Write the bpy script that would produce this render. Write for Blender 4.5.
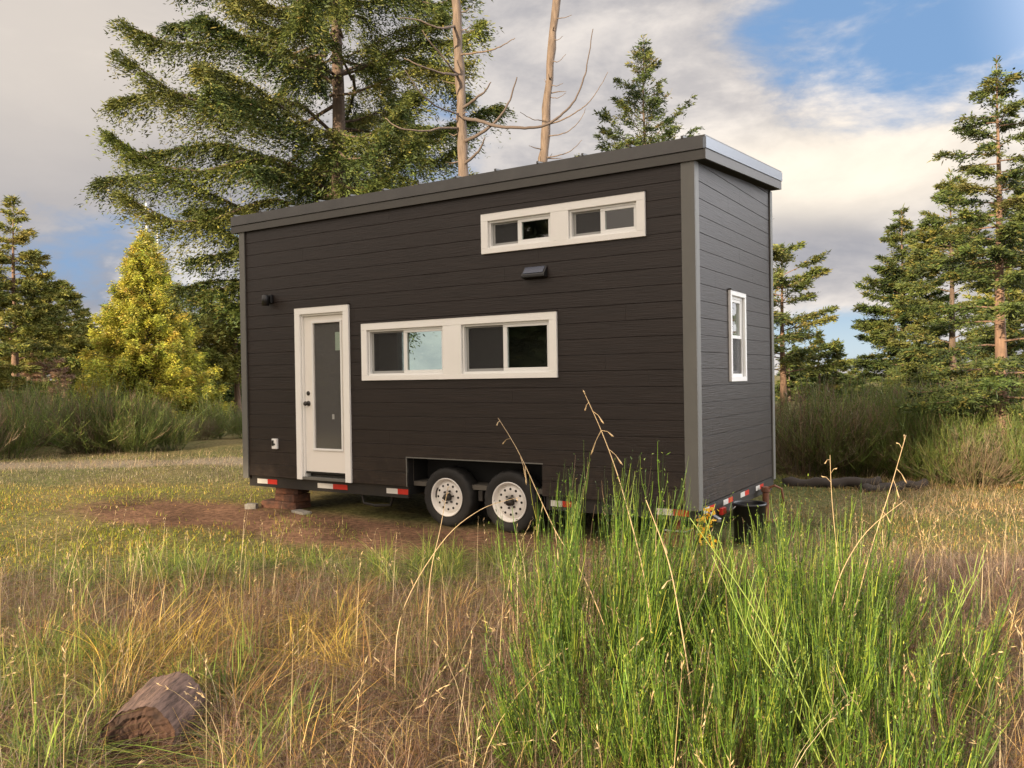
import bpy, bmesh, math, random
import numpy as np
from mathutils import Matrix, Vector

for o in list(bpy.data.objects): bpy.data.objects.remove(o)
S = bpy.context.scene
COL = S.collection
R = math.radians

# ------------------------------------------------------------------ camera
CAMZ = 1.63
F_PX, PITCH, ROLL = 826.264, -0.007, -0.016
cam = bpy.data.cameras.new('camera'); camo = bpy.data.objects.new('camera', cam); COL.objects.link(camo)
cam.sensor_width = 36.0; cam.lens = 36.0*F_PX/1024.0; cam.clip_start = 0.05; cam.clip_end = 5000
D = Vector((0, math.cos(PITCH), math.sin(PITCH))); U0 = Vector((0, -math.sin(PITCH), math.cos(PITCH))); R0 = Vector((1, 0, 0))
c_, s_ = math.cos(ROLL), math.sin(ROLL)
RX = c_*R0 + s_*U0; UP = -s_*R0 + c_*U0; BK = -D
camo.matrix_world = Matrix(((RX.x, UP.x, BK.x, 0), (RX.y, UP.y, BK.y, 0), (RX.z, UP.z, BK.z, CAMZ), (0, 0, 0, 1)))
S.camera = camo
S.render.resolution_x = 1024; S.render.resolution_y = 768
S.render.engine = 'CYCLES'
S.view_settings.view_transform = 'Standard'; S.view_settings.look = 'None'
S.view_settings.exposure = 1.32; S.view_settings.gamma = 1.0; S.view_settings.use_curve_mapping = False
S.cycles.max_bounces = 6; S.cycles.transparent_max_bounces = 16

# ------------------------------------------------------------------ light
SUN_EL = R(15)
TO_SUN = Vector((-0.60*math.cos(SUN_EL), -0.80*math.cos(SUN_EL), math.sin(SUN_EL)))
sl = bpy.data.lights.new('sun', 'SUN'); sl.energy = 5.0; sl.angle = R(1.0); sl.color = (1.0, 0.80, 0.55)
so = bpy.data.objects.new('sun', sl); COL.objects.link(so)
so.rotation_euler = TO_SUN.to_track_quat('Z', 'Y').to_euler(); so.location = TO_SUN*60

# ------------------------------------------------------------------ world
w = bpy.data.worlds.new('World'); S.world = w; w.use_nodes = True
nt = w.node_tree; nt.nodes.clear()
N = nt.nodes.new; LK = nt.links.new
def wm(op, a=None, b=None, c=None, clamp=False):
    n = N('ShaderNodeMath'); n.operation = op; n.use_clamp = clamp
    for i, v in enumerate((a, b, c)):
        if v is None: continue
        if isinstance(v, (int, float)): n.inputs[i].default_value = v
        else: LK(v, n.inputs[i])
    return n.outputs[0]
def wmix(fac, a, b):
    n = N('ShaderNodeMix'); n.data_type = 'RGBA'
    for k, v in ((0, fac), (6, a), (7, b)):
        if isinstance(v, (int, float)): n.inputs[k].default_value = v
        elif isinstance(v, tuple): n.inputs[k].default_value = v+(1,)
        else: LK(v, n.inputs[k])
    return n.outputs[2]
out = N('ShaderNodeOutputWorld'); bg = N('ShaderNodeBackground'); LK(bg.outputs[0], out.inputs[0])
sky = N('ShaderNodeTexSky'); sky.sky_type = 'NISHITA'; sky.sun_disc = False; sky.sun_elevation = SUN_EL
sky.sun_rotation = math.atan2(TO_SUN.x, TO_SUN.y); sky.air_density = 1.0; sky.dust_density = 0.6; sky.ozone_density = 1.5
tc = N('ShaderNodeTexCoord'); DIR = tc.outputs['Generated']
sep = N('ShaderNodeSeparateXYZ'); LK(DIR, sep.inputs[0]); DX, DY, DZ = sep.outputs
def blob(px, py, rad_in, rad_out, sx=1.0, sz=1.0):
    # soft patch of sky round one direction; (px, py) is given as tangents
    d = Vector((px, 1.0, py)).normalized()
    a = wm('MULTIPLY', wm('SUBTRACT', DX, d.x), sx); b = wm('SUBTRACT', DY, d.y); c = wm('MULTIPLY', wm('SUBTRACT', DZ, d.z), sz)
    r2 = wm('ADD', wm('ADD', wm('MULTIPLY', a, a), wm('MULTIPLY', b, b)), wm('MULTIPLY', c, c))
    r = wm('SQRT', r2)
    n = N('ShaderNodeMapRange'); n.interpolation_type = 'SMOOTHSTEP'
    LK(r, n.inputs[0]); n.inputs[1].default_value = rad_in; n.inputs[2].default_value = rad_out; n.inputs[3].default_value = 1; n.inputs[4].default_value = 0
    return n.outputs[0]
def noise(scale, det, rough, sc=(1, 1, 3), dist=0.0, off=(0, 0, 0)):
    m = N('ShaderNodeMapping'); LK(DIR, m.inputs[0]); m.inputs['Scale'].default_value = sc; m.inputs['Location'].default_value = off
    n = N('ShaderNodeTexNoise'); LK(m.outputs[0], n.inputs['Vector']); n.inputs['Scale'].default_value = scale
    n.inputs['Detail'].default_value = det; n.inputs['Roughness'].default_value = rough; n.inputs['Distortion'].default_value = dist
    return n.outputs[0]
def ramp01(v, a, b):
    n = N('ShaderNodeMapRange'); n.interpolation_type = 'SMOOTHSTEP'; LK(v, n.inputs[0]); n.inputs[1].default_value = a; n.inputs[2].default_value = b
    return n.outputs[0]
n1 = noise(2.4, 7, .55, (1, 1, 2.6), .3, (3.1, 0, 1.2))
n2 = noise(6.5, 6, .6, (1, 1, 2.2), .2, (0.4, 2, .6))
# how thick the cloud is: thin over the upper right and low on the right
gap = wm('ADD', blob(.55, .44, .05, .36, 1, 1.5), wm('MULTIPLY', blob(.38, .055, .02, .24, .8, 3.2), .85), clamp=True)
gap2 = wm('MULTIPLY', blob(-.47, .17, .05, .30, 1, 2), .22)
gap3 = wm('MULTIPLY', blob(-.08, .28, .02, .16, 1.2, 1.), .25)
dens = wm('SUBTRACT', wm('ADD', wm('ADD', wm('MULTIPLY', n1, .80), wm('MULTIPLY', n2, .62)), .07), wm('MULTIPLY', gap, .53))
dens = wm('SUBTRACT', dens, wm('ADD', gap2, gap3))
cover = ramp01(dens, .36, .60)
# cloud tone
warm = wmix(ramp01(n2, .35, .7), (.60, .57, .57), (1.12, 1.02, .92))
grey = wmix(ramp01(n1, .35, .65), (.28, .30, .37), (.43, .43, .47))
tone = wm('ADD', wm('MULTIPLY', blob(-.55, .22, .06, .42, .7, 2.0), .95), wm('MULTIPLY', blob(.32, .14, .02, .30, .7, 3.2), .55), clamp=True)
tone = wm('ADD', tone, wm('MULTIPLY', ramp01(n1, .62, .42), .35), clamp=True)
cl = wmix(tone, warm, grey)
cl = wmix(wm('MULTIPLY', blob(-.62, .45, .05, .45, .9, 1.4), .75), cl, (.83, .74, .65))
cl = wmix(wm('MULTIPLY', blob(.40, .24, .02, .22, .6, 2.6), .7), cl, (1.28, 1.13, .92))
cl = wmix(wm('MULTIPLY', wm('MULTIPLY', blob(-.44, .12, .02, .16, .8, 1.6), ramp01(n2, .42, .62)), .8), cl, (1.05, 1.0, .96))
skys = N('ShaderNodeVectorMath'); skys.operation = 'SCALE'; LK(sky.outputs[0], skys.inputs[0]); skys.inputs['Scale'].default_value = .13
blue = wmix(.55, skys.outputs[0], (.22, .40, .72))
lowb = wmix(ramp01(DZ, .0, .12), (.78, .93, 1.0), (.24, .42, .72))
blue = wmix(.6, blue, lowb)
col = wmix(cover, blue, cl)
# sky glow added above the low sun behind the camera to light the house
def sunglow(a, b):
    dt = N('ShaderNodeVectorMath'); dt.operation = 'DOT_PRODUCT'; LK(DIR, dt.inputs[0]); dt.inputs[1].default_value = (-.55, -.62, .56)
    return ramp01(dt.outputs['Value'], a, b)
col = wmix(wm('MULTIPLY', sunglow(.0, .95), .85), col, (2.1, 1.80, 1.52))
dt2 = N('ShaderNodeVectorMath'); dt2.operation = 'DOT_PRODUCT'; LK(DIR, dt2.inputs[0]); dt2.inputs[1].default_value = (.93, .08, .36)
col = wmix(wm('MULTIPLY', ramp01(dt2.outputs['Value'], .60, .97), .9), col, (4.7, 4.7, 4.9))  # bright sky added out of frame on the right, lightening the end wall
LK(col, bg.inputs[0]); bg.inputs[1].default_value = 0.385

# ------------------------------------------------------------------ helpers
def link(o, parent=None):
    COL.objects.link(o)
    if parent is not None: o.parent = parent
    return o
def tag(o, label=None, cat=None, group=None, kind=None):
    if label: o['label'] = label
    if cat: o['category'] = cat
    if group: o['group'] = group
    if kind: o['kind'] = kind
    return o
def empty(name, loc, rz=0, **k):
    o = bpy.data.objects.new(name, None); o.location = loc; o.rotation_euler = (0, 0, rz); o.empty_display_size = .2
    link(o); return tag(o, **k)
class MB:
    def __init__(s): s.v = []; s.f = []
    def add(s, vs, fs):
        n = len(s.v); s.v += [tuple(map(float, v)) for v in vs]; s.f += [tuple(i+n for i in f) for f in fs]; return s
    def box(s, x0, x1, y0, y1, z0, z1, M=None):
        vs = [(x, y, z) for x in (x0, x1) for y in (y0, y1) for z in (z0, z1)]
        if M is not None: vs = [tuple(M @ Vector(v)) for v in vs]
        return s.add(vs, [(0, 1, 3, 2), (4, 6, 7, 5), (0, 4, 5, 1), (2, 3, 7, 6), (0, 2, 6, 4), (1, 5, 7, 3)])
    def lathe(s, prof, n=32, M=None):   # prof: (r, h) about local z
        vs = []
        for r, h in prof:
            for i in range(n):
                a = 2*math.pi*i/n; v = Vector((r*math.cos(a), r*math.sin(a), h)); vs.append(tuple(M @ v) if M is not None else tuple(v))
        fs = []
        for k in range(len(prof)-1):
            for i in range(n):
                j = (i+1) % n; fs.append((k*n+i, k*n+j, (k+1)*n+j, (k+1)*n+i))
        if prof[0][0] > 1e-4: fs.append(tuple(range(n))[::-1])
        if prof[-1][0] > 1e-4: fs.append(tuple((len(prof)-1)*n+i for i in range(n)))
        return s.add(vs, fs)
    def tube(s, pts, r, n=8):
        pts = [Vector(p) for p in pts]; rs = [float(q) for q in (r if isinstance(r, (list, tuple)) else [r]*len(pts))]
        vs = []
        for i, p in enumerate(pts):
            d = (pts[min(i+1, len(pts)-1)]-pts[max(i-1, 0)]).normalized()
            a = d.cross(Vector((0.3, .2, .93))); a = a.normalized() if a.length > .05 else Vector((1, 0, 0)); b = d.cross(a)
            for k in range(n):
                t = 2*math.pi*k/n; vs.append(tuple(p+rs[i]*(a*math.cos(t)+b*math.sin(t))))
        fs = [(i*n+k, i*n+(k+1) % n, (i+1)*n+(k+1) % n, (i+1)*n+k) for i in range(len(pts)-1) for k in range(n)]
        fs += [tuple(range(n))[::-1], tuple((len(pts)-1)*n+k for k in range(n))]
        return s.add(vs, fs)
    def build(s, name, mat, parent=None, smooth=False, bevel=0):
        me = bpy.data.meshes.new(name); me.from_pydata(s.v, [], s.f); me.update()
        bm = bmesh.new(); bm.from_mesh(me); bmesh.ops.recalc_face_normals(bm, faces=bm.faces); bm.to_mesh(me); bm.free()
        if smooth:
            for p in me.polygons: p.use_smooth = True
        me.materials.append(mat); o = link(bpy.data.objects.new(name, me), parent)
        if bevel:
            m = o.modifiers.new('bevel', 'BEVEL'); m.width = bevel; m.segments = 2; m.limit_method = 'ANGLE'
        return o
def npmesh(name, V, Q, mat, parent=None, colors=None, smooth=False):
    me = bpy.data.meshes.new(name); V = np.asarray(V, np.float32); Q = np.asarray(Q, np.int32)
    me.vertices.add(len(V)); me.vertices.foreach_set('co', V.ravel())
    me.loops.add(Q.size); me.loops.foreach_set('vertex_index', Q.ravel())
    me.polygons.add(len(Q)); me.polygons.foreach_set('loop_start', np.arange(0, Q.size, 4, dtype=np.int32))
    if smooth: me.polygons.foreach_set('use_smooth', np.ones(len(Q), bool))
    if colors is not None:
        a = me.attributes.new('tint', 'FLOAT_COLOR', 'POINT'); c = np.ones((len(V), 4), np.float32); c[:, :3] = colors
        a.data.foreach_set('color', c.ravel())
    me.update(calc_edges=True); me.validate()
    me.materials.append(mat)
    return link(bpy.data.objects.new(name, me), parent)

# ---- numpy vegetation tools
def ribbons(P, W, side):
    """P (n,k,3) paths, W (n,k) widths, side (n,3) unit side vector -> V, Q"""
    n, k, _ = P.shape
    A = P - side[:, None, :]*W[:, :, None]/2; B = P + side[:, None, :]*W[:, :, None]/2
    V = np.stack([A, B], 2).reshape(-1, 3)
    base = (np.arange(n)*k*2)[:, None] + (np.arange(k-1)*2)[None, :]
    Q = np.stack([base, base+1, base+3, base+2], -1).reshape(-1, 4)
    return V, Q
def tubes(P, Rr, sides=5):
    n, k, _ = P.shape
    T = np.gradient(P, axis=1); T /= np.linalg.norm(T, axis=2, keepdims=True)+1e-9
    ref = np.tile(np.array([.31, .22, .92]), (n, k, 1)); hor = np.abs(T[..., 2]) > .8; ref[hor] = [1, .1, 0]
    A = np.cross(T, ref); A /= np.linalg.norm(A, axis=2, keepdims=True)+1e-9; B = np.cross(T, A)
    an = np.linspace(0, 2*np.pi, sides, endpoint=False)
    V = P[:, :, None, :] + Rr[:, :, None, None]*(A[:, :, None, :]*np.cos(an)[None, None, :, None]+B[:, :, None, :]*np.sin(an)[None, None, :, None])
    V = V.reshape(-1, 3)
    i = np.arange(n)[:, None, None]*k*sides; j = np.arange(k-1)[None, :, None]*sides; s0 = np.arange(sides)[None, None, :]; s1 = (s0+1) % sides
    Q = np.stack(np.broadcast_arrays(i+j+s0, i+j+s1, i+j+sides+s1, i+j+sides+s0), -1).reshape(-1, 4)
    return V, Q
def leaves(P, Dr, rng, l, wd, flat=.5):
    n = len(P); Dr = Dr/(np.linalg.norm(Dr, axis=1, keepdims=True)+1e-9)
    nr = rng.normal(size=(n, 3)); nr[:, 2] += flat*3; sd = np.cross(Dr, nr); sd /= np.linalg.norm(sd, axis=1, keepdims=True)+1e-9
    l = (l*np.exp(rng.normal(0, .3, n)))[:, None]; wd = (wd*np.exp(rng.normal(0, .25, n)))[:, None]
    V = np.stack([P, P+Dr*l*.45+sd*wd/2, P+Dr*l, P+Dr*l*.45-sd*wd/2], 1).reshape(-1, 3)
    Q = np.arange(n*4).reshape(-1, 4)
    return V, Q
def merge(parts):
    Vs, Qs, o = [], [], 0
    for V, Q in parts: Vs.append(V); Qs.append(Q+o); o += len(V)
    return np.concatenate(Vs), np.concatenate(Qs)
_rs = np.random.RandomState(5); _K = _rs.normal(size=(14, 2)); _ph = _rs.uniform(0, 6.28, 14)
def fnoise(x, y, sc):
    s = 0
    for i in range(14):
        k = _K[i]*(1+.5*(i % 3)); s = s+np.sin((x*k[0]+y*k[1])/sc+_ph[i])
    return s/14*2.2      # roughly -1..1

# ------------------------------------------------------------------ materials
def mat(name, color=(.5, .5, .5), rough=.6, metal=0, spec=.5, nz=None, bump=None, emis=None):
    """nz = (scale, amount, second colour, mapping scale); bump = (scale, strength, mapping scale)"""
    m = bpy.data.materials.new(name); m.use_nodes = True; t = m.node_tree; b = t.nodes['Principled BSDF']
    b.inputs['Base Color'].default_value = (*color, 1); b.inputs['Roughness'].default_value = rough
    b.inputs['Metallic'].default_value = metal; b.inputs['Specular IOR Level'].default_value = spec
    co = t.nodes.new('ShaderNodeTexCoord')
    if nz:
        mp = t.nodes.new('ShaderNodeMapping'); t.links.new(co.outputs['Object'], mp.inputs[0]); mp.inputs['Scale'].default_value = nz[3]
        n = t.nodes.new('ShaderNodeTexNoise'); t.links.new(mp.outputs[0], n.inputs['Vector']); n.inputs['Scale'].default_value = nz[0]; n.inputs['Detail'].default_value = 6; n.inputs['Roughness'].default_value = .6
        r = t.nodes.new('ShaderNodeMapRange'); t.links.new(n.outputs[0], r.inputs[0]); r.inputs[1].default_value = .35; r.inputs[2].default_value = .65; r.inputs[4].default_value = nz[1]
        mx = t.nodes.new('ShaderNodeMix'); mx.data_type = 'RGBA'; mx.inputs[6].default_value = (*color, 1); mx.inputs[7].default_value = (*nz[2], 1)
        t.links.new(r.outputs[0], mx.inputs[0]); t.links.new(mx.outputs[2], b.inputs['Base Color'])
    if bump:
        mp = t.nodes.new('ShaderNodeMapping'); t.links.new(co.outputs['Object'], mp.inputs[0]); mp.inputs['Scale'].default_value = bump[2]
        n = t.nodes.new('ShaderNodeTexNoise'); t.links.new(mp.outputs[0], n.inputs['Vector']); n.inputs['Scale'].default_value = bump[0]; n.inputs['Detail'].default_value = 5
        bp = t.nodes.new('ShaderNodeBump'); bp.inputs['Strength'].default_value = bump[1]; bp.inputs['Distance'].default_value = .01
        t.links.new(n.outputs[0], bp.inputs['Height']); t.links.new(bp.outputs[0], b.inputs['Normal'])
    return m
def leafmat(name, trans=.35, rough=.55, spec=.25):
    m = bpy.data.materials.new(name); m.use_nodes = True; t = m.node_tree; b = t.nodes['Principled BSDF']; o = t.nodes['Material Output']
    a = t.nodes.new('ShaderNodeAttribute'); a.attribute_name = 'tint'
    t.links.new(a.outputs['Color'], b.inputs['Base Color']); b.inputs['Roughness'].default_value = rough; b.inputs['Specular IOR Level'].default_value = spec
    tr = t.nodes.new('ShaderNodeBsdfTranslucent'); t.links.new(a.outputs['Color'], tr.inputs[0])
    mx = t.nodes.new('ShaderNodeMixShader'); mx.inputs[0].default_value = trans
    t.links.new(b.outputs[0], mx.inputs[1]); t.links.new(tr.outputs[0], mx.inputs[2]); t.links.new(mx.outputs[0], o.inputs[0])
    return m
def glassmat(name, tint=(.93, .98, .96), refl=1.0):
    m = bpy.data.materials.new(name); m.use_nodes = True; t = m.node_tree; t.nodes.remove(t.nodes['Principled BSDF']); o = t.nodes['Material Output']
    tr = t.nodes.new('ShaderNodeBsdfTransparent'); tr.inputs[0].default_value = (*tint, 1)
    g = t.nodes.new('ShaderNodeBsdfGlossy'); g.inputs['Roughness'].default_value = .01; g.inputs[0].default_value = (1, 1, 1, 1)
    fr = t.nodes.new('ShaderNodeFresnel'); fr.inputs[0].default_value = 1.65
    n = t.nodes.new('ShaderNodeTexNoise'); n.inputs['Scale'].default_value = 2.5
    co = t.nodes.new('ShaderNodeTexCoord'); t.links.new(co.outputs['Object'], n.inputs['Vector'])
    bp = t.nodes.new('ShaderNodeBump'); bp.inputs['Strength'].default_value = .05; bp.inputs['Distance'].default_value = .02
    t.links.new(n.outputs[0], bp.inputs['Height']); t.links.new(bp.outputs[0], g.inputs['Normal'])
    mx = t.nodes.new('ShaderNodeMixShader'); geo = t.nodes.new('ShaderNodeNewGeometry'); inv = t.nodes.new('ShaderNodeMath'); inv.operation = 'SUBTRACT'; inv.inputs[0].default_value = 1; t.links.new(geo.outputs['Backfacing'], inv.inputs[1]); mu = t.nodes.new('ShaderNodeMath'); mu.operation = 'MULTIPLY'; t.links.new(inv.outputs[0], mu.inputs[0]); t.links.new(fr.outputs[0], mu.inputs[1]); t.links.new(mu.outputs[0], mx.inputs[0]); t.links.new(tr.outputs[0], mx.inputs[1]); t.links.new(g.outputs[0], mx.inputs[2]); t.links.new(mx.outputs[0], o.inputs[0])
    return m
M = {}
M['siding'] = mat('dark_stained_siding', (.0108, .0064, .0050), .47, spec=.46, nz=(5, .9, (.0200, .0126, .0102), (.35, .35, 7)), bump=(30, .30, (.12, .12, 3)))
t_ = M['siding'].node_tree; b_ = t_.nodes['Principled BSDF']; src_ = b_.inputs['Base Color'].links[0].from_socket
co_ = t_.nodes.new('ShaderNodeTexCoord'); sx_ = t_.nodes.new('ShaderNodeSeparateXYZ'); t_.links.new(co_.outputs['Object'], sx_.inputs[0])
r1_ = t_.nodes.new('ShaderNodeMapRange'); t_.links.new(sx_.outputs['Z'], r1_.inputs[0]); r1_.inputs[1].default_value = .42; r1_.inputs[2].default_value = 1.05; r1_.inputs[3].default_value = 1; r1_.inputs[4].default_value = 0
n_ = t_.nodes.new('ShaderNodeTexNoise'); n_.inputs['Scale'].default_value = 7; n_.inputs['Detail'].default_value = 9; n_.inputs['Roughness'].default_value = .75; t_.links.new(co_.outputs['Object'], n_.inputs['Vector'])
r2_ = t_.nodes.new('ShaderNodeMapRange'); t_.links.new(n_.outputs[0], r2_.inputs[0]); r2_.inputs[1].default_value = .45; r2_.inputs[2].default_value = .75; r2_.inputs[4].default_value = .5
mm_ = t_.nodes.new('ShaderNodeMath'); mm_.operation = 'MULTIPLY'; t_.links.new(r1_.outputs[0], mm_.inputs[0]); t_.links.new(r2_.outputs[0], mm_.inputs[1])
mx_ = t_.nodes.new('ShaderNodeMix'); mx_.data_type = 'RGBA'; t_.links.new(mm_.outputs[0], mx_.inputs[0]); t_.links.new(src_, mx_.inputs[6]); mx_.inputs[7].default_value = (.085, .060, .042, 1); t_.links.new(mx_.outputs[2], b_.inputs['Base Color'])
M['backing'] = mat('wall_sheathing', (.008, .007, .007), .9)
M['trim'] = mat('grey_brown_trim', (.125, .123, .112), .5, nz=(9, .5, (.15, .147, .132), (1, 1, .4)), bump=(40, .15, (1, 1, .2)))
M['white'] = mat('cream_white_trim', (.85, .84, .81), .45, nz=(4, .5, (.79, .775, .74), (1, 1, 1)), bump=(60, .08, (1, 1, 1)))
M['vinyl'] = mat('white_vinyl', (.78, .78, .76), .35)
M['screen'] = mat('window_screen_frame', (.30, .30, .29), .5)
M['mesh'] = mat('insect_screen', (.09, .09, .085), .7)
M['door'] = mat('cream_door_paint', (.83, .80, .75), .42, nz=(3, .4, (.79, .76, .71), (1, 1, 1)))
M['fascia'] = mat('dark_grey_fascia', (.058, .054, .048), .5, nz=(9, .5, (.075, .070, .060), (.4, 1, 1)))
M['metal_roof'] = mat('dark_roof_metal', (.036, .034, .032), .42, metal=.0, spec=.8, nz=(3, .6, (.07, .066, .06), (1, 1, 1)))
M['flash'] = mat('edge_flashing', (.15, .17, .20), .32, metal=.6)
M['black'] = mat('black_steel', (.012, .012, .012), .5, nz=(8, .5, (.03, .022, .016), (1, 1, 1)))
M['rubber'] = mat('tyre_rubber', (.009, .009, .009), .72, nz=(14, .5, (.022, .018, .015), (1, 1, 1)), bump=(80, .2, (1, 1, 1)))
M['rim'] = mat('white_wheel_paint', (.78, .76, .73), .38, nz=(7, .5, (.62, .58, .52), (1, 1, 1)))
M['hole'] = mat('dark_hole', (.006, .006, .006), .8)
M['hub'] = mat('dark_hub_steel', (.05, .045, .04), .45, metal=.6)
M['red'] = mat('red_reflective_tape', (.50, .03, .02), .35)
M['silver'] = mat('white_reflective_tape', (.62, .60, .56), .35)
M['galv'] = mat('galvanised_steel', (.45, .46, .47), .35, metal=.8)
M['solar'] = mat('solar_cells', (.035, .045, .08), .18, spec=.8)
M['plast'] = mat('black_plastic', (.012, .012, .013), .35)
M['glass'] = glassmat('window_glass')
M['doorglass'] = glassmat('door_glass', (.87, .87, .87))
ms = bpy.data.materials.new('fine_insect_mesh'); ms.use_nodes = True; t_ = ms.node_tree
tr_ = t_.nodes.new('ShaderNodeBsdfTransparent'); mx_ = t_.nodes.new('ShaderNodeMixShader'); mx_.inputs[0].default_value = .42
t_.nodes['Principled BSDF'].inputs['Base Color'].default_value = (.035, .035, .035, 1)
t_.links.new(tr_.outputs[0], mx_.inputs[1]); t_.links.new(t_.nodes['Principled BSDF'].outputs[0], mx_.inputs[2]); t_.links.new(mx_.outputs[0], t_.nodes['Material Output'].inputs[0])
M['meshscr'] = ms
M['room'] = mat('interior_panelling', (.10, .09, .075), .8)
M['curt'] = mat('grey_door_curtain', (.155, .150, .145), .8)
M['paper'] = mat('white_paper_sticker', (.75, .75, .72), .6)
M['greenpaper'] = mat('pale_green_card', (.50, .62, .50), .6)
M['block'] = mat('rotten_red_wood', (.16, .065, .035), .85, nz=(9, 1, (.06, .03, .02), (1, 1, 1)), bump=(25, .6, (1, 1, 1)))
M['stone'] = mat('pale_stone', (.24, .225, .20), .8, nz=(12, 1, (.13, .12, .105), (1, 1, 1)), bump=(20, .5, (1, 1, 1)))
M['rust'] = mat('rusty_steel', (.24, .09, .04), .7, nz=(10, 1, (.10, .04, .025), (1, 1, 1)))
M['jackred'] = mat('faded_red_paint', (.34, .07, .035), .6, nz=(12, .7, (.20, .06, .03), (1, 1, 1)))
M['bark'] = mat('fir_bark', (.13, .095, .070), .9, nz=(5, 1, (.085, .055, .04), (3, 3, .8)), bump=(9, 1.0, (3, 3, .5)))
M['barkred'] = mat('reddish_bark', (.22, .135, .09), .9, nz=(5, 1, (.11, .07, .05), (3, 3, .8)), bump=(9, 1.0, (3, 3, .5)))
M['dead'] = mat('dead_pale_wood', (.165, .122, .092), .85, nz=(6, 1, (.085, .062, .048), (4, 4, .5)), bump=(12, .8, (4, 4, .4)))
M['twig'] = mat('dead_branch_wood', (.085, .065, .055), .85)
M['darkwood'] = mat('dark_rotten_wood', (.035, .027, .022), .9)
M['logbark'] = mat('log_bark', (.17, .105, .080), .9, nz=(14, 1, (.045, .027, .020), (4, .55, 4)), bump=(26, 1.0, (4, .35, 4)))
M['logend'] = mat('dark_cut_log_end', (.060, .027, .014), .9, nz=(9, 1, (.022, .011, .007), (1, 1, 1)), bump=(24, .8, (1, 1, 1)))
M['pole'] = mat('pale_mast_paint', (.62, .60, .56), .5)
M['leaf'] = leafmat('conifer_needles', .22)
M['grass'] = leafmat('grass_blades', .26, .6, .2)
M['broom'] = leafmat('broom_stems', .20, .5, .3)

# ------------------------------------------------------------------ ground
YAW = 0.559; NX, NY, ZB = 1.675, 7.554, .424
cy, sy = math.cos(YAW), math.sin(YAW)
def to_house(x, y): rx, ry = x-NX, y-NY; return cy*rx-sy*ry, sy*rx+cy*ry
def hz(x, y):
    z = .030*fnoise(x, y, .9)+.05*fnoise(x+7, y, 3.1)
    u, wv = to_house(x, y)
    d = np.sqrt(np.maximum(0, np.maximum(-6.6-u, u-.8))**2+np.maximum(0, np.maximum(-1.6-wv, wv-3.4))**2)
    k = np.clip(d/1.6, .12, 1)
    far = np.sqrt(x*x+y*y); z = z*k - .012*np.clip(far-30, 0, 60)
    return z
n = 420; t = np.linspace(-1, 1, n); g = np.sign(t)*(np.abs(t)**1.0*9+np.abs(t)**9*1600)
gx, gy = np.meshgrid(g, g+6.0); gz_ = hz(gx, gy)
V = np.stack([gx, gy, gz_], -1).reshape(-1, 3); idx = np.arange(n*n).reshape(n, n)
Q = np.stack([idx[:-1, :-1], idx[:-1, 1:], idx[1:, 1:], idx[1:, :-1]], -1).reshape(-1, 4)
def dirt_mask(x, y):
    u, wv = to_house(x, y); nn = .35*fnoise(x, y, .55)
    a = np.clip((wv+1.65+nn*.6)/.35, 0, 1)*np.clip((.35-wv+nn*.4)/.5, 0, 1)
    b = np.clip((u+8.6+nn)/1.2, 0, 1)*np.clip((-.7-u+nn)/.6, 0, 1)
    return a*b
def track_mask(x, y):
    s_ = y-17.0-.10*(x+8)+.35*fnoise(x, y, 1.3); return np.clip((1.1-np.abs(s_))/.5, 0, 1)*np.clip((-3.5-x)/1.0, 0, 1)*.9
def wave(x, y, sc): return .5+.5*np.clip(fnoise(x, y, sc), -1, 1)
xx, yy = V[:, 0], V[:, 1]
dm = dirt_mask(xx, yy)[:, None]; gn = wave(xx, yy, 1.1)[:, None]; gn2 = wave(xx+30, yy, .35)[:, None]
C_ = np.array([.085, .092, .032])*(1-gn)+np.array([.16, .125, .055])*gn
C_ = C_*(.8+.4*gn2)
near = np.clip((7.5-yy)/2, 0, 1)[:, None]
C_ = C_*(1-near)+np.array([.024, .018, .012])*near  # near soil darkened to imitate deep shade under the tall grass
C_ = C_*(1-dm)+np.array([.150, .084, .052])*dm*(.55+.8*gn2)
tm = track_mask(xx, yy)[:, None]; C_ = C_*(1-tm)+np.array([.20, .165, .125])*tm*(.7+.5*gn2)
mg = bpy.data.materials.new('ground_soil_and_turf'); mg.use_nodes = True; t_ = mg.node_tree; b_ = t_.nodes['Principled BSDF']
at = t_.nodes.new('ShaderNodeAttribute'); at.attribute_name = 'tint'; co = t_.nodes.new('ShaderNodeTexCoord')
nn_ = t_.nodes.new('ShaderNodeTexNoise'); nn_.inputs['Scale'].default_value = 14; nn_.inputs['Detail'].default_value = 8; nn_.inputs['Roughness'].default_value = .7; t_.links.new(co.outputs['Object'], nn_.inputs['Vector'])
mr = t_.nodes.new('ShaderNodeMapRange'); t_.links.new(nn_.outputs[0], mr.inputs[0]); mr.inputs[1].default_value = .3; mr.inputs[2].default_value = .7; mr.inputs[3].default_value = .25; mr.inputs[4].default_value = 1.75
vm = t_.nodes.new('ShaderNodeVectorMath'); vm.operation = 'SCALE'; t_.links.new(at.outputs['Color'], vm.inputs[0]); t_.links.new(mr.outputs[0], vm.inputs['Scale'])
t_.links.new(vm.outputs[0], b_.inputs['Base Color']); b_.inputs['Roughness'].default_value = .95; b_.inputs['Specular IOR Level'].default_value = .1
bp_ = t_.nodes.new('ShaderNodeBump'); bp_.inputs['Strength'].default_value = .8; bp_.inputs['Distance'].default_value = .03; t_.links.new(nn_.outputs[0], bp_.inputs['Height']); t_.links.new(bp_.outputs[0], b_.inputs['Normal'])
tag(npmesh('ground', V, Q, mg, colors=C_, smooth=True), kind='structure')

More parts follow.
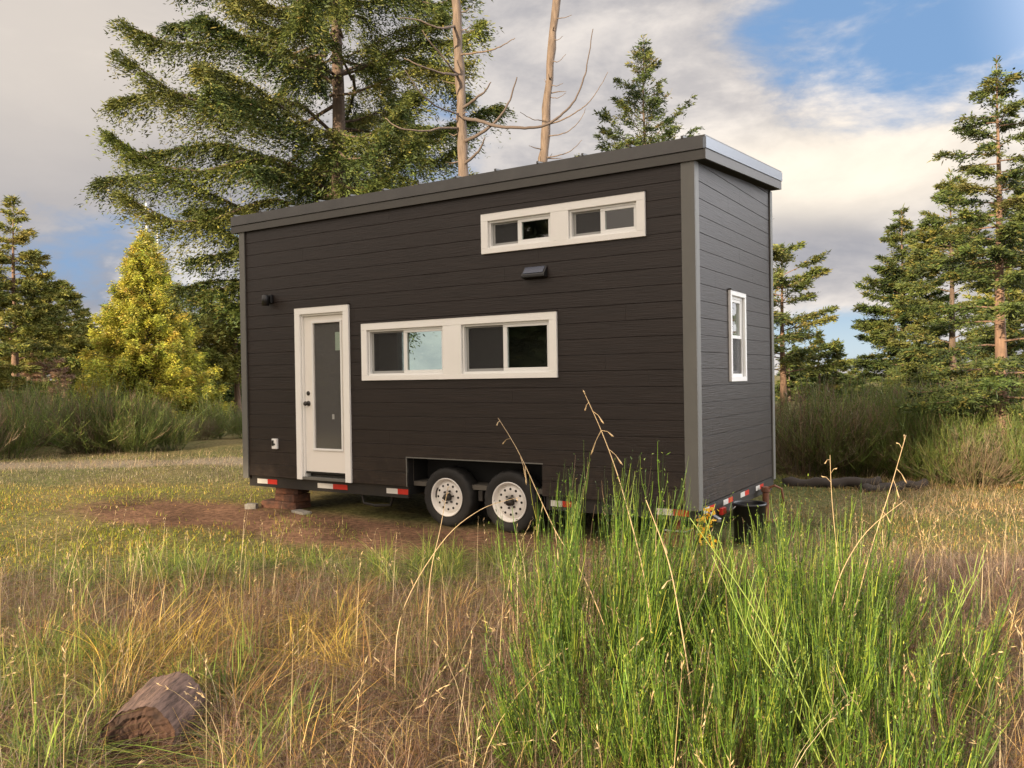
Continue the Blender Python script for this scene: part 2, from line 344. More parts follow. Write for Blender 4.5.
# ------------------------------------------------------------------ the tiny house
H = empty('tiny_house_trailer', (NX, NY, 0), -YAW, label='dark brown wooden tiny house on wheels with cream door, white framed windows and sloping roof', cat='tiny house')
L_, W_ = 6.07, 2.60
def Z(z): return z+ZB
ZF0 = 3.165                    # top of front wall; the roof climbs to the back
SL = (3.368-3.154)/2.65
def wall_top(wv): return Z(ZF0+SL*wv)
BH = .158
rng = np.random.default_rng(3)
def boards(name, length, top_fn, openings, M4, base=0.0):
    """horizontal boards on plane y=0 facing -y, x from 0..length, z local to wall bottom; openings (x0,x1,z0,z1)"""
    mb = MB(); z = base; k = 0
    rows = []
    tmax = max(top_fn(0), top_fn(length))
    while z < tmax: rows.append((z, min(z+BH, tmax))); z += BH
    for (a, b) in rows:
        cuts = sorted({a, b}|{q for o in openings for q in (o[2], o[3]) if a < q < b})
        joint = rng.uniform(.3, length-.3) if rng.random() < .8 else -1
        off = rng.uniform(-.0012, .0012)
        for z0, z1 in zip(cuts[:-1], cuts[1:]):
            segs = [(0, length)]
            for o in openings:
                if o[2] < (z0+z1)/2 < o[3]:
                    ns = []
                    for s0, s1 in segs:
                        if o[1] <= s0 or o[0] >= s1: ns.append((s0, s1)); continue
                        if o[0] > s0: ns.append((s0, o[0]))
                        if o[1] < s1: ns.append((o[1], s1))
                    segs = ns
            ns = []
            for s0, s1 in segs:
                if s0+.1 < joint < s1-.1: ns += [(s0, joint-.0006), (joint+.0006, s1)]
                else: ns.append((s0, s1))
            for s0, s1 in ns:
                zt0 = min(z1, top_fn(s0)); zt1 = min(z1, top_fn(s1))
                if zt0 <= z0+.002 and zt1 <= z0+.002: continue
                zt0 = max(zt0, z0+.001); zt1 = max(zt1, z0+.001)
                ba = .0012 if z0 == a else 0; bb = .0012 if z1 == b else 0; d = .019+off; ch = .0022
                prof = [(0, z0+ba)]
                if ba: prof += [(-(d-ch), z0+ba), (-d, z0+ba+ch)]
                else: prof += [(-d, z0)]
                top = [(-d, -bb-(ch if bb else 0)), (-(d-ch) if bb else -d, -bb), (0, -bb)]
                vs = []
                for s, zt in ((s0, zt0), (s1, zt1)):
                    ring = [(s, y, z_) for y, z_ in prof]+[(s, y, max(zt+dz, z0+ba+.0005)) for y, dz in top]
                    vs += ring
                m = len(vs)//2
                vs = [tuple(M4 @ Vector(v)) for v in vs]
                fs = [tuple(range(m)), tuple(range(2*m-1, m-1, -1))]+[(i, (i+1) % m, m+(i+1) % m, m+i) for i in range(m)]
                mb.add(vs, fs)
    return mb
def sheet_with_holes(x0, x1, z0, z1f, openings, M4, y0=.0, y1=.09):
    """thick backing panel (x0..x1) with rectangular holes"""
    mb = MB(); xs = sorted({x0, x1}|{q for o in openings for q in (o[0], o[1]) if x0 < q < x1})
    for a, b in zip(xs[:-1], xs[1:]):
        seg = [(z0, None)]
        holes = sorted([(o[2], o[3]) for o in openings if o[0] < (a+b)/2 < o[1]])
        z = z0; parts = []
        for h0, h1 in holes:
            if h0 > z: parts.append((z, h0, h0))
            z = h1
        parts.append((z, z1f(a), z1f(b)))
        for p0, ta, tb in parts:
            vs = [(a, y0, p0), (b, y0, p0), (b, y0, tb), (a, y0, ta), (a, y1, p0), (b, y1, p0), (b, y1, tb), (a, y1, ta)]
            mb.add([tuple(M4 @ Vector(v)) for v in vs], [(0, 1, 2, 3), (4, 7, 6, 5), (0, 4, 5, 1), (2, 6, 7, 3), (0, 3, 7, 4), (1, 5, 6, 2)])
    return mb
# openings on the long front wall, x measured from the left end
def ux(u): return u+L_
DOOR = (ux(-5.02), ux(-4.30), -.01, 2.03)
LOW1 = (ux(-3.93), ux(-2.83), 1.262, 1.790); LOW2 = (ux(-2.585), ux(-1.50), 1.262, 1.790)
UP1 = (ux(-2.22), ux(-1.465), 2.575, 2.860); UP2 = (ux(-1.262), ux(-.535), 2.575, 2.860)
ARCH = (ux(-3.38), ux(-1.62), -.01, .325)
MF = Matrix.Translation((-L_, 0, ZB))                      # front wall frame
MR = Matrix.Translation((0, 0, ZB)) @ Matrix.Rotation(R(90), 4, 'Z')        # right end wall: x along +w, facing +u
MBk = Matrix.Translation((0, W_, ZB)) @ Matrix.Rotation(R(180), 4, 'Z')     # back wall: x runs from u=0 to -L
ML = Matrix.Translation((-L_, W_, ZB)) @ Matrix.Rotation(R(-90), 4, 'Z')    # left end wall
op_f = [DOOR, LOW1, LOW2, UP1, UP2, ARCH]
ENDW = (1.00, 1.44, 1.185, 2.015)
BWIN = (4.70, 5.60, 1.22, 2.0)                              # window in the far long wall
boards('wall', L_, lambda x: ZF0, op_f, MF).build('wall', M['siding'], H)
boards('wall', W_, lambda x: ZF0+SL*x, [ENDW], MR).build('wall', M['siding'], H)
boards('wall', L_, lambda x: ZF0+SL*W_, [BWIN], MBk).build('wall', M['siding'], H)
boards('wall', W_, lambda x: ZF0+SL*(W_-x), [], ML).build('wall', M['siding'], H)
sh = sheet_with_holes(0.0, L_, 0, lambda x: ZF0-.002, op_f, MF, .001)
for mb2 in (sheet_with_holes(.0, W_, 0, lambda x: ZF0+SL*x-.004, [ENDW], MR, .001), sheet_with_holes(0, L_, 0, lambda x: ZF0+SL*W_-.01, [BWIN], MBk, .001), sheet_with_holes(0, W_, 0, lambda x: ZF0+SL*(W_-x)-.004, [], ML, .001)):
    sh.add(mb2.v, mb2.f)
sh.build('wall_sheathing', M['backing'], H)
# inside lining and floor
rm = MB(); rm.box(-L_+.1, -.1, .10, W_-.10, Z(.0), Z(.05)); rm.box(-3.6, -1.4, .375, .75, Z(.05), Z(.48)); rm.build('interior_floor', M['room'], H)
li = MB()
for mb2 in (sheet_with_holes(.1, L_-.1, .052, lambda x: ZF0-.03, op_f, MF, .092, .10), sheet_with_holes(.1, L_-.1, .052, lambda x: ZF0+.15, [BWIN], MBk, .092, .10), sheet_with_holes(.101, W_-.101, .052, lambda x: ZF0-.03, [ENDW], MR, .092, .10), sheet_with_holes(.101, W_-.101, .052, lambda x: ZF0-.03, [], ML, .092, .10)): li.add(mb2.v, mb2.f)
li.box(-2.9, -.11, .101, W_-.101, Z(2.22), Z(2.30))         # loft deck
li.build('interior_lining', M['room'], H)
# corner trims
def corner(name, *bx):
    m = MB()
    for b in bx: m.box(*b)
    return m.build(name, M['trim'], H, bevel=.003)
zt = Z(ZF0)-.003
corner('corner_trim', (-.096, .034, -.040, -.0195, Z(-.035), zt), (.0205, .0345, -.0192, .075, Z(-.035), zt))
corner('corner_trim', (-L_-.036, -L_+.062, -.040, -.0195, Z(-.035), zt), (-L_-.0365, -L_-.0205, -.0192, .085, Z(-.035), zt))
corner('corner_trim', (.0205, .038, W_-.055, W_+.036, Z(-.035), Z(ZF0+SL*W_)-.02), (-.09, .020, W_+.0205, W_+.036, Z(-.035), Z(ZF0+SL*W_)-.02))
corner('corner_trim', (-L_-.038, -L_-.0205, W_-.055, W_+.036, Z(-.035), Z(ZF0+SL*W_)-.02), (-L_-.02, -L_+.09, W_+.0205, W_+.036, Z(-.035), Z(ZF0+SL*W_)-.02))
# roof: sheared slab, fascia boards, edge flashing, seams
OR, OL, OF, OB = .136, .145, .055, .03
def zr(wv, dz): return Z(3.364+SL*(wv+.03)+dz)
def slab(x0, x1, w0, w1, d0, d1):
    vs = [(x, wv, zr(wv, d)) for x in (x0, x1) for wv in (w0, w1) for d in (d0, d1)]
    return vs, [(0, 1, 3, 2), (4, 6, 7, 5), (0, 4, 5, 1), (2, 3, 7, 6), (0, 2, 6, 4), (1, 5, 7, 3)]
rf = MB(); rf.add(*slab(-L_-OL+.01, OR-.01, -OF+.01, W_+OB-.01, -.21, -.016)); rf.build('roof_deck', M['backing'], H)
rf = MB(); rf.add(*slab(-L_-OL-.012, OR+.012, -OF-.012, W_+OB+.012, -.015, .004))
k = 0; xs_ = -L_+.2
roof = rf.build('roof', M['metal_roof'], H)
sm = MB()
for i in range(13):
    x = -L_-.08+i*.507
    sm.add(*slab(x-.012, x+.012, -OF-.020, W_+OB+.02, .0045, .026))
sm.build('seam', M['metal_roof'], roof)
fl = MB(); fl.add(*slab(OR-.009, OR+.022, -OF-.014, W_+OB+.014, -.115, -.0155)); fl.build('flashing', M['flash'], roof)
fl = MB(); fl.add(*slab(-L_-OL-.006, OR-.010, -OF-.014, -OF+.009, -.115, -.0155)); fl.build('flashing', M['metal_roof'], roof)
fa = MB(); fa.add(*slab(-L_-OL, OR-.010, -OF+.004, -OF+.0095, -.21, -.1155)); fa.add(*slab(-L_-OL, OR-.010, -OF-.006, -OF+.0035, -.21, -.128)); fa.build('fascia', M['fascia'], H)
fa = MB(); fa.add(*slab(OR-.0095, OR+.012, -OF-.006, W_+OB+.006, -.21, -.1155)); fa.build('fascia', M['fascia'], H)
fa = MB(); fa.add(*slab(-L_-OL-.012, -L_-OL-.0005, -OF-.006, W_+OB+.006, -.21, -.0155)); fa.build('fascia', M['fascia'], H)
fa = MB(); fa.add(*slab(-L_-OL, OR-.010, W_+OB-.0095, W_+OB+.012, -.21, -.0155)); fa.build('fascia', M['fascia'], H)
#fa = MB(); fa.add(*slab(-L_-.02, -.02, -.0395, -.0195, -.335, -.212)); fa.build('frieze_board', M['siding'], H)

# ---- front windows
def window_group(o1, o2, name='window', cas=.085, sill=.0):
    """a pair of sliders in one casing on the front wall"""
    X0, X1 = o1[0]-L_, o2[1]-L_; z0, z1 = Z(o1[2]), Z(o1[3])
    m = MB()
    m.box(X0-cas, X1+cas, -.047, -.0195, z1, z1+cas*.92); m.box(X0-cas, X1+cas, -.047, -.0195, z0-cas*.66, z0)
    m.box(X0-cas, X0, -.0465, -.0195, z0+.0005, z1-.0005); m.box(X1, X1+cas, -.0465, -.0195, z0+.0005, z1-.0005)
    m.box(o1[1]-L_, o2[0]-L_, -.0455, -.0195, z0+.0005, z1-.0005)
    W = m.build(name, M['white'], H, bevel=.002)
    dk = MB(); dk.box(X0-cas-.004, X1+cas+.004, -.052, -.0195, z1+cas*.92+.001, z1+cas*.92+.012); dk.build('drip_cap', M['siding'], W)
    for o in (o1, o2):
        a, b = o[0]-L_, o[1]-L_; mid = (a+b)/2
        f = MB(); t = .022
        for bx in ((a, b, z0, z0+t), (a, b, z1-t, z1), (a, a+t, z0+t, z1-t), (b-t, b, z0+t, z1-t)): f.box(bx[0], bx[1], -.017, .07, bx[2], bx[3])
        F = f.build('frame', M['vinyl'], W)
        # fixed, screened half behind; sliding sash in front on the right
        s = MB(); t2 = .030; a2 = a+t+.0005; m2 = mid+.012
        for bx in ((a2, m2, z0+t, z0+t+t2), (a2, m2, z1-t-t2*.6, z1-t), (a2, a2+t2, z0+t+t2, z1-t-t2*.6), (m2-t2, m2, z0+t+t2, z1-t-t2*.6)): s.box(bx[0], bx[1], .022, .04, bx[2]+.0004, bx[3]-.0004)
        s.build('screen_frame', M['screen'], W)
        p = MB(); p.box(a2+t2, m2-t2, .030, .033, z0+t+t2, z1-t-t2*.6); p.build('pane', M['glass'], W)
        p = MB(); p.box(a2+t2, m2-t2, .0235, .0245, z0+t+t2, z1-t-t2*.6); p.build('insect_screen', M['meshscr'], W)
        s = MB(); t3 = .040; b2 = b-t-.0005; m3 = mid-.028
        for bx in ((m3, b2, z0+t, z0+t+t3*.8), (m3, b2, z1-t-t3*.7, z1-t), (m3, m3+t3*1.2, z0+t+t3*.8, z1-t-t3*.7), (b2-t3*.5, b2, z0+t+t3*.8, z1-t-t3*.7)): s.box(bx[0], bx[1], -.010, .018, bx[2]+.0004, bx[3]-.0004)
        s.build('sash', M['vinyl'], W, bevel=.002)
        p = MB(); p.box(m3+t3*1.2, b2-t3*.5, .002, .005, z0+t+t3*.8, z1-t-t3*.7); p.build('pane', M['glass'], W)
    return W
window_group(LOW1, LOW2, 'window')
window_group(UP1, UP2, 'window')
# dark blinds standing behind the upper panes and the right lower window
bl = MB(); bl.box(-2.1, -.55, .5, .52, Z(2.31), Z(3.0)); bl.box(-2.75, -1.4, .9, .92, Z(.5), Z(2.2)); bl.build('interior_partition', M['room'], H)

# ---- end wall window (single hung)
def endwindow():
    y0, y1, z0, z1 = ENDW[0], ENDW[1], Z(ENDW[2]), Z(ENDW[3])
    m = MB(); c = .048
    m.box(.0195, .047, y0-c, y1+c, z1, z1+c); m.box(.0195, .047, y0-c, y1+c, z0-c, z0)
    m.box(.0195, .0465, y0-c, y0, z0+.0005, z1-.0005); m.box(.0195, .0465, y1, y1+c, z0+.0005, z1-.0005)
    W = m.build('window', M['vinyl'], H, bevel=.002)
    d = MB(); d.box(.0195, .055, y0-c-.004, y1+c+.004, z1+c+.001, z1+c+.014); d.build('drip_cap', M['siding'], W)
    f = MB(); t = .03; zm = (z0+z1)/2+.0
    for bx in ((y0, y1, z0, z0+t), (y0, y1, z1-t, z1), (y0, y0+t, z0+t, z1-t), (y1-t, y1, z0+t, z1-t)): f.box(-.07, .017, *bx)
    f.build('frame', M['vinyl'], W)
    for nm, za, zb_, x in (('sash', zm-.02, z1-t, .010), ('sash', z0+t, zm+.02, -.020)):
        s = MB(); q = .032; a, b = y0+t+.0005, y1-t-.0005
        for bx in ((a, b, za, za+q), (a, b, zb_-q, zb_), (a, a+q, za+q, zb_-q), (b-q, b, za+q, zb_-q)): s.box(x-.024, x, bx[0], bx[1], bx[2]+.0004, bx[3]-.0004)
        s.build(nm, M['vinyl'], W)
        p = MB(); p.box(x-.015, x-.012, a+q, b-q, za+q, zb_-q); p.build('pane', M['glass'], W)
    p = MB(); p.box(.004, .006, y0+t+.002, y1-t-.002, z0+t+.002, zm-.022)
    scr = p.build('insect_screen', M['meshscr'], W)
endwindow()
# window on the far side, seen through the left slider
m = MB(); a, b, z0, z1 = -BWIN[1], -BWIN[0], Z(BWIN[2]), Z(BWIN[3])
for bx in ((a-.08, b+.08, z1, z1+.08), (a-.08, b+.08, z0-.06, z0), (a-.08, a, z0, z1), (b, b+.08, z0, z1)): m.box(bx[0], bx[1], W_+.0195, W_+.045, bx[2]+.0004, bx[3]-.0004)
Wb = m.build('window', M['white'], H); m = MB(); m.box(a, b, W_-.05, W_-.047, z0, z1); m.build('pane', M['glass'], Wb)

# ---- door
dx0, dx1, dz0, dz1 = DOOR[0]-L_, DOOR[1]-L_, Z(.0), Z(DOOR[3])
m = MB(); c = .088
m.box(dx0-c, dx1+c, -.048, -.0195, dz1, dz1+c*.9); m.box(dx0-c, dx0, -.0475, -.0195, Z(.0), dz1-.0005); m.box(dx1, dx1+c, -.0475, -.0195, Z(.0), dz1-.0005)
DF = m.build('door_frame', M['white'], H, bevel=.002)
m = MB(); m.box(dx0-c-.004, dx1+c+.004, -.053, -.0195, dz1+c*.9+.001, dz1+c*.9+.012); m.build('drip_cap', M['siding'], DF)
m = MB(); m.box(dx0, dx0+.02, -.018, .085, Z(.035), dz1-.001); m.box(dx1-.02, dx1, -.018, .085, Z(.035), dz1-.001); m.box(dx0+.0201, dx1-.0201, -.018, .085, dz1-.022, dz1-.001); m.build('jamb', M['white'], DF)
m = MB(); m.box(dx0+.0, dx1-.0, -.040, .085, Z(.0), Z(.034)); m.build('threshold', M['trim'], DF, bevel=.003)
gx0, gx1, gz0, gz1 = -4.843, -4.395, Z(.385), Z(1.915)
X0, X1, z0, z1 = dx0+.022, dx1-.022, Z(.075), dz1-.024
m = MB()
for bx in ((X0, gx0, z0, z1), (gx1, X1, z0, z1), (gx0, gx1, z0, gz0), (gx0, gx1, gz1, z1)): m.box(bx[0], bx[1], .012, .052, bx[2], bx[3])
DR = m.build('door', M['door'], H)
m = MB(); q = .026
for bx in ((gx0-q, gx1+q, gz0-q, gz0), (gx0-q, gx1+q, gz1, gz1+q), (gx0-q, gx0, gz0, gz1), (gx1, gx1+q, gz0, gz1)): m.box(bx[0], bx[1], -.002, .0115, bx[2], bx[3])
m.build('glazing_bead', M['vinyl'], DR, bevel=.004)
m = MB(); m.box(gx0, gx1, .020, .024, gz0, gz1); m.build('glass', M['doorglass'], DR)
m = MB(); m.box(gx0+.0, gx1, .030, .034, gz0, gz1); m.build('blind', M['curt'], DR)
m = MB(); m.box(gx1-.10, gx1-.012, .0255, .0262, gz1-.34, gz1-.12); m.build('paper_card', M['greenpaper'], DR)
m = MB(); m.box(gx1-.17, gx1-.135, .0255, .0262, gz0+.36, gz0+.42); m.build('sticker', M['paper'], DR)
kx = -4.945; Mk = Matrix.Translation((kx, .012, Z(.935))) @ Matrix.Rotation(R(90), 4, 'X')
m = MB(); m.lathe([(.0, 0), (.032, 0), (.032, .006), (.013, .010), (.012, .035), (.024, .042), (.029, .055), (.024, .068), (.0, .073)], 20, Mk); m.build('door_knob', M['hub'], DR, smooth=True)
Mk = Matrix.Translation((kx, .012, Z(1.06))) @ Matrix.Rotation(R(90), 4, 'X')
m = MB(); m.lathe([(.0, 0), (.027, 0), (.027, .008), (.018, .014), (.0, .015)], 20, Mk); m.build('deadbolt', M['hub'], DR, smooth=True)
m = MB(); m.box(X0, X1, .004, .0118, Z(.076), Z(.10)); m.build('door_sweep', M['plast'], DR)

# ---- fittings on the front wall
m = MB(); m.box(-5.60, -5.50, -.06, -.0205, Z(2.20), Z(2.31))
LP = m.build('wall_light', M['plast'], H, bevel=.006)
m = MB(); m.lathe([(.0, -.07), (.045, -.07), (.045, .05), (.03, .065), (.0, .07)], 20, Matrix.Translation((-5.55, -.105, Z(2.24)))); m.build('lamp_shade', M['plast'], LP, smooth=True)
m = MB(); m.box(-5.545, -5.455, -.055, -.0205, Z(.36), Z(.49))
OU = m.build('outlet_cover', M['vinyl'], H, bevel=.006)
m = MB(); m.box(-5.535, -5.505, -.060, -.0552, Z(.40), Z(.47)); m.box(-5.50, -5.478, -.060, -.0552, Z(.41), Z(.43)); m.build('socket', M['plast'], OU)
m = MB(); Ms = Matrix.Translation((-1.655, -.0205, Z(2.27))) @ Matrix.Rotation(R(-28), 4, 'X')
m.box(-.135, .135, -.085, .0, -.035, -.012, Matrix.Translation((-1.655, -.022, Z(2.29))))
m = MB()
vs = [(-1.79, -.0205, Z(2.345)), (-1.52, -.0205, Z(2.345)), (-1.52, -.095, Z(2.255)), (-1.79, -.095, Z(2.255)), (-1.79, -.0205, Z(2.215)), (-1.52, -.0205, Z(2.215)), (-1.52, -.095, Z(2.225)), (-1.79, -.095, Z(2.225))]
m.add(vs, [(0, 1, 2, 3), (4, 7, 6, 5), (0, 3, 7, 4), (1, 5, 6, 2), (3, 2, 6, 7), (0, 4, 5, 1)])
SO = m.build('solar_light', M['plast'], H, bevel=.006)
e = Vector((0, -.0745, -.09)).normalized(); nrm = Vector((0, -.09, .0745)).normalized()
m = MB(); o0 = Vector((-1.655, -.0205, Z(2.345)))
def sp(x, d, h): return tuple(o0+Vector((x, 0, 0))+e*d+nrm*h)
m.add([sp(-.115, .016, .002), (sp(.115, .016, .002)), sp(.115, .103, .002), sp(-.115, .103, .002), sp(-.115, .016, .005), (sp(.115, .016, .005)), sp(.115, .103, .005), sp(-.115, .103, .005)], [(0, 1, 2, 3), (4, 7, 6, 5), (0, 4, 5, 1), (1, 5, 6, 2), (2, 6, 7, 3), (3, 7, 4, 0)])
m.build('solar_panel', M['solar'], SO)

# ---- wheel recess
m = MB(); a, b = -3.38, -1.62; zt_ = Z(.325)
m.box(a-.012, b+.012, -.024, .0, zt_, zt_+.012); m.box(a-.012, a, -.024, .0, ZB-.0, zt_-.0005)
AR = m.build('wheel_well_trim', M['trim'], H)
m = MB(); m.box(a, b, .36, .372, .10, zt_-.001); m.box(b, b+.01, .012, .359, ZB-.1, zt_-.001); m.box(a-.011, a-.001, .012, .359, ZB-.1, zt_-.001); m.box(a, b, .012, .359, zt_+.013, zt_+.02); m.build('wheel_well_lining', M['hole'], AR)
# ---- trailer chassis
m = MB()
for y0 in (.02, W_-.07):
    for xa, xb in ((-L_+.02, -3.40), (-1.60, -.0)):
        m.box(xa, xb, y0, y0+.05, .285, ZB-.003)
m.box(-L_+.03, -.03, .42, .47, .27, ZB-.003); m.box(-L_+.03, -.03, W_-.47, W_-.42, .27, ZB-.003)
for i in range(11):
    x = -L_+.06+i*.59; m.box(x, x+.05, .0705, W_-.0705, .31, ZB-.004)
CH = m.build('trailer_frame', M['black'], H)
m = MB(); m.box(-.003, .024, .08, W_-.02, .325, ZB-.004); m.box(-.05, .012, .10, W_-.05, .27, .3245); m.build('rear_beam', M['black'], H)
# drop stirrups under the frame near the door
m = MB(); m.tube([(-4.20, .12, .30), (-4.16, .12, .17), (-3.98, .12, .15), (-3.75, .12, .17), (-3.70, .12, .30)], .018); m.build('underslung_bar', M['black'], H); m = MB(); m.tube([(-1.1, .2, .3), (-1.1, .4, .15), (-1.1, 1.9, .15), (-1.1, 2.2, .3)], .02)
m.build('underslung_bar', M['black'], H)
def tape(xa, xb, z0, z1, c):
    m = MB(); m.box(xa, xb, .0165, .0195, z0, z1); return m.build('reflector_tape', M[c], H)
for xa, xb in ((-5.90, -5.535), (-4.82, -4.33), (-3.72, -3.40), (-1.545, -1.285), (-.40, -.085)):
    md = xa+(xb-xa)*.52; tape(xa, md, .325, .385, 'silver'); tape(md+.0005, xb, .325, .385, 'red')
yy0 = .12; kk = 0
while yy0 < W_-.2:
    m = MB(); m.box(.0245, .027, yy0, yy0+.15, .345, .395); m.build('reflector_tape', M['red' if kk % 2 else 'silver'], H)
    yy0 += .15+(.27 if kk % 2 else .001); kk += 1
m = MB(); m.box(.0245, .06, .55, .68, .27, .335); m.build('tail_light', M['red'], H, bevel=.006)
# ---- wheels (two axles)
def wheel(u, side):
    yc = .135 if side == 0 else W_-.135
    Mw = Matrix.Translation((u, yc, .328)) @ Matrix.Rotation(R(90 if side == 0 else -90), 4, 'X')   # local +z points outward
    m = MB(); RW = .330
    prof = [(.195, -.085), (.215, -.098), (.27, -.105), (.305, -.100), (.322, -.088), (RW, -.06), (RW+.002, -.03), (RW+.003, 0), (RW+.002, .03), (RW, .06), (.322, .088), (.305, .100), (.27, .105), (.215, .098), (.195, .085)]
    vs, fs = [], []; n = 72
    for r, h in prof:
        for i in range(n):
            aa = 2*math.pi*i/n; rr = r
            if r >= .32: rr = r-(.008 if i % 4 == 0 else 0)
            vs.append(tuple(Mw @ Vector((rr*math.cos(aa), rr*math.sin(aa), h))))
    K = len(prof)
    for k in range(K):
        k2 = (k+1) % K
        for i in range(n):
            j = (i+1) % n; fs.append((k*n+i, k*n+j, k2*n+j, k2*n+i))
    wl = MB().lathe([(.0, -.05), (.06, -.05), (.06, .01), (.0, .01)], 24, Mw).build('wheel', M['black'], H)
    m.add(vs, fs); ty = m.build('tyre', M['rubber'], wl, smooth=True)
    m = MB(); m.lathe([(.200, -.088), (.204, .088), (.214, .104), (.206, .109), (.194, .098), (.188, .072), (.176, .046), (.170, .056), (.158, .070), (.115, .076), (.085, .066), (.045, .066), (.045, .02)], 48, Mw)
    m.build('rim', M['rim'], wl, smooth=True)
    if side: return
    for i in range(12):
        m = MB()
        aa = 2*math.pi*i/12; m.lathe([(.0, .068), (.0135, .068), (.0135, .0755), (.0, .0755)], 12, Mw @ Matrix.Translation((.135*math.cos(aa), .135*math.sin(aa), .0)))
        m.build('vent_hole', M['hole'], wl)
    m = MB(); m.lathe([(.042, .03), (.042, .080), (.038, .118), (.030, .126), (.0, .128)], 20, Mw); m.build('hub_cap', M['hub'], wl, smooth=True)
    for i in range(6):
        m = MB()
        aa = 2*math.pi*i/6+.2; m.lathe([(.011, .064), (.011, .086), (.006, .092), (.0, .093)], 6, Mw @ Matrix.Translation((.068*math.cos(aa), .068*math.sin(aa), 0)))
        m.build('lug_nut', M['hub'], wl)
for u in (-2.87, -2.055):
    wheel(u, 0); wheel(u, 1)
m = MB()
for u in (-2.87, -2.055): MB().tube([(u, .2, .33), (u, W_-.2, .33)], .035).build('axle', M['black'], H)
m = MB(); m.tube([(-2.87, .30, .36), (-2.66, .30, .28), (-2.46, .30, .40), (-2.26, .30, .28), (-2.055, .30, .36)], .02); m.build('leaf_spring', M['black'], H)

def hw(u, wv, z=0):       # house frame to world
    return (NX+cy*u+sy*wv, NY-sy*u+cy*wv, z)
# ---- supports and clutter under the trailer (things of their own)
def rough_block(name, u, wv, z0, sx, sy_, sz, rz, material, **k):
    bm = bmesh.new(); bmesh.ops.create_cube(bm, size=1); bmesh.ops.subdivide_edges(bm, edges=bm.edges, cuts=4, use_grid_fill=True)
    rs = random.Random(hash((round(u*100), round(wv*100))) % 1000)
    for v in bm.verts:
        q = v.co.copy(); e_ = sum(abs(abs(c)-.5) < .01 for c in q)
        v.co *= 1-(.05 if e_ >= 2 else 0)
        v.co += Vector((rs.uniform(-.012, .012), rs.uniform(-.012, .012), rs.uniform(-.012, .012)))
        v.co = Vector((v.co.x*sx, v.co.y*sy_, v.co.z*sz+sz/2))
    me = bpy.data.meshes.new(name); bm.to_mesh(me); bm.free(); me.materials.append(material)
    o = link(bpy.data.objects.new(name, me)); x, y, _ = hw(u, wv); o.location = (x, y, z0); o.rotation_euler = (0, 0, -YAW+rz); tag(o, **k); return o
G = 'rough wooden blocks propping up the left end of the trailer'
rough_block('wooden_block', -5.60, .22, -.01, .60, .30, .11, .1, M['block'], label='widest reddish wood block, at the bottom of the stack under the left trailer end', cat='wooden block', group=G)
rough_block('wooden_block', -5.50, .24, .098, .44, .26, .10, -.15, M['block'], label='middle reddish wood block of the stack under the left end of the trailer', cat='wooden block', group=G)
rough_block('wooden_block', -5.48, .22, .196, .36, .26, .085, .2, M['block'], label='topmost reddish wood block touching the black trailer frame left of the door', cat='wooden block', group=G)
rough_block('stone', -5.93, -.06, -.03, .15, .11, .10, .5, M['stone'], label='small pale grey stone lying left of the wooden blocks', cat='stone')
rough_block('stone', -5.05, -.04, -.03, .32, .13, .065, -.3, M['stone'], label='flat pale stone lying on the dirt right of the wooden blocks, below the door', cat='stone')
JK = empty('support_jack', hw(-.30, .30), -YAW, label='rusty red screw jack with steel foot plate under the near trailer corner', cat='jack')
m = MB(); m.lathe([(.045, .0), (.045, .008), (.032, .012), (.030, .20), (.022, .205), (.022, .275)], 18, Matrix.Translation((0, 0, .155))); m.build('screw_post', M['jackred'], JK)
m = MB(); m.box(-.12, .12, -.10, .10, .137, .154); m.build('foot_plate', M['galv'], JK, bevel=.004)
rough_block('wooden_block', -.30, .30, -.01, .30, .26, .145, .2, M['block'], label='reddish brown wooden block under the foot plate of the rusty red jack', cat='wooden block')
TB = empty('plastic_tub', hw(.27, .72), -YAW, label='glossy black plastic tub standing under the end wall near the house corner', cat='tub')
m = MB(); m.lathe([(.0, 0), (.135, 0), (.145, .02), (.155, .36), (.165, .362), (.165, .385), (.150, .385), (.148, .368), (.13, .03), (.0, .03)], 32); m.build('body', M['plast'], TB, smooth=True)
m = MB(); m.tube([(-.165, 0, .365), (-.17, -.05, .33), (-.165, -.1, .30), (-.13, -.14, .32), (-.09, -.145, .362)], .006); m.build('handle', M['galv'], TB, smooth=True)
CR = empty('trailer_coupler_jack', hw(.10, 1.95), -YAW, label='brown rusty crank jack with curved handle at the far bottom corner of the end wall', cat='jack')
m = MB(); m.lathe([(.035, 0), (.035, .30), (.05, .31), (.05, .36), (.0, .37)], 14, Matrix.Translation((0, 0, .02))); m.build('post', M['rust'], CR)
m = MB(); m.tube([(0, 0, .36), (.10, .0, .40), (.16, .05, .36), (.17, .08, .24), (.14, .10, .16)], .013); m.build('crank_handle', M['rust'], CR)
m = MB(); m.box(-.09, .09, -.09, .09, 0, .02); m.build('foot_plate', M['rust'], CR)
m = MB(); m.box(-.20, .05, -.02, .02, -.02, .02, Matrix.Rotation(R(14), 4, 'Y'))
o = m.build('steel_bracket', M['galv'], None, bevel=.004); o.location = hw(.10, .24, .29); o.rotation_euler = (0, 0, -YAW-.6)
tag(o, 'short pale galvanised steel bracket below the grey corner trim of the near corner', 'bracket')

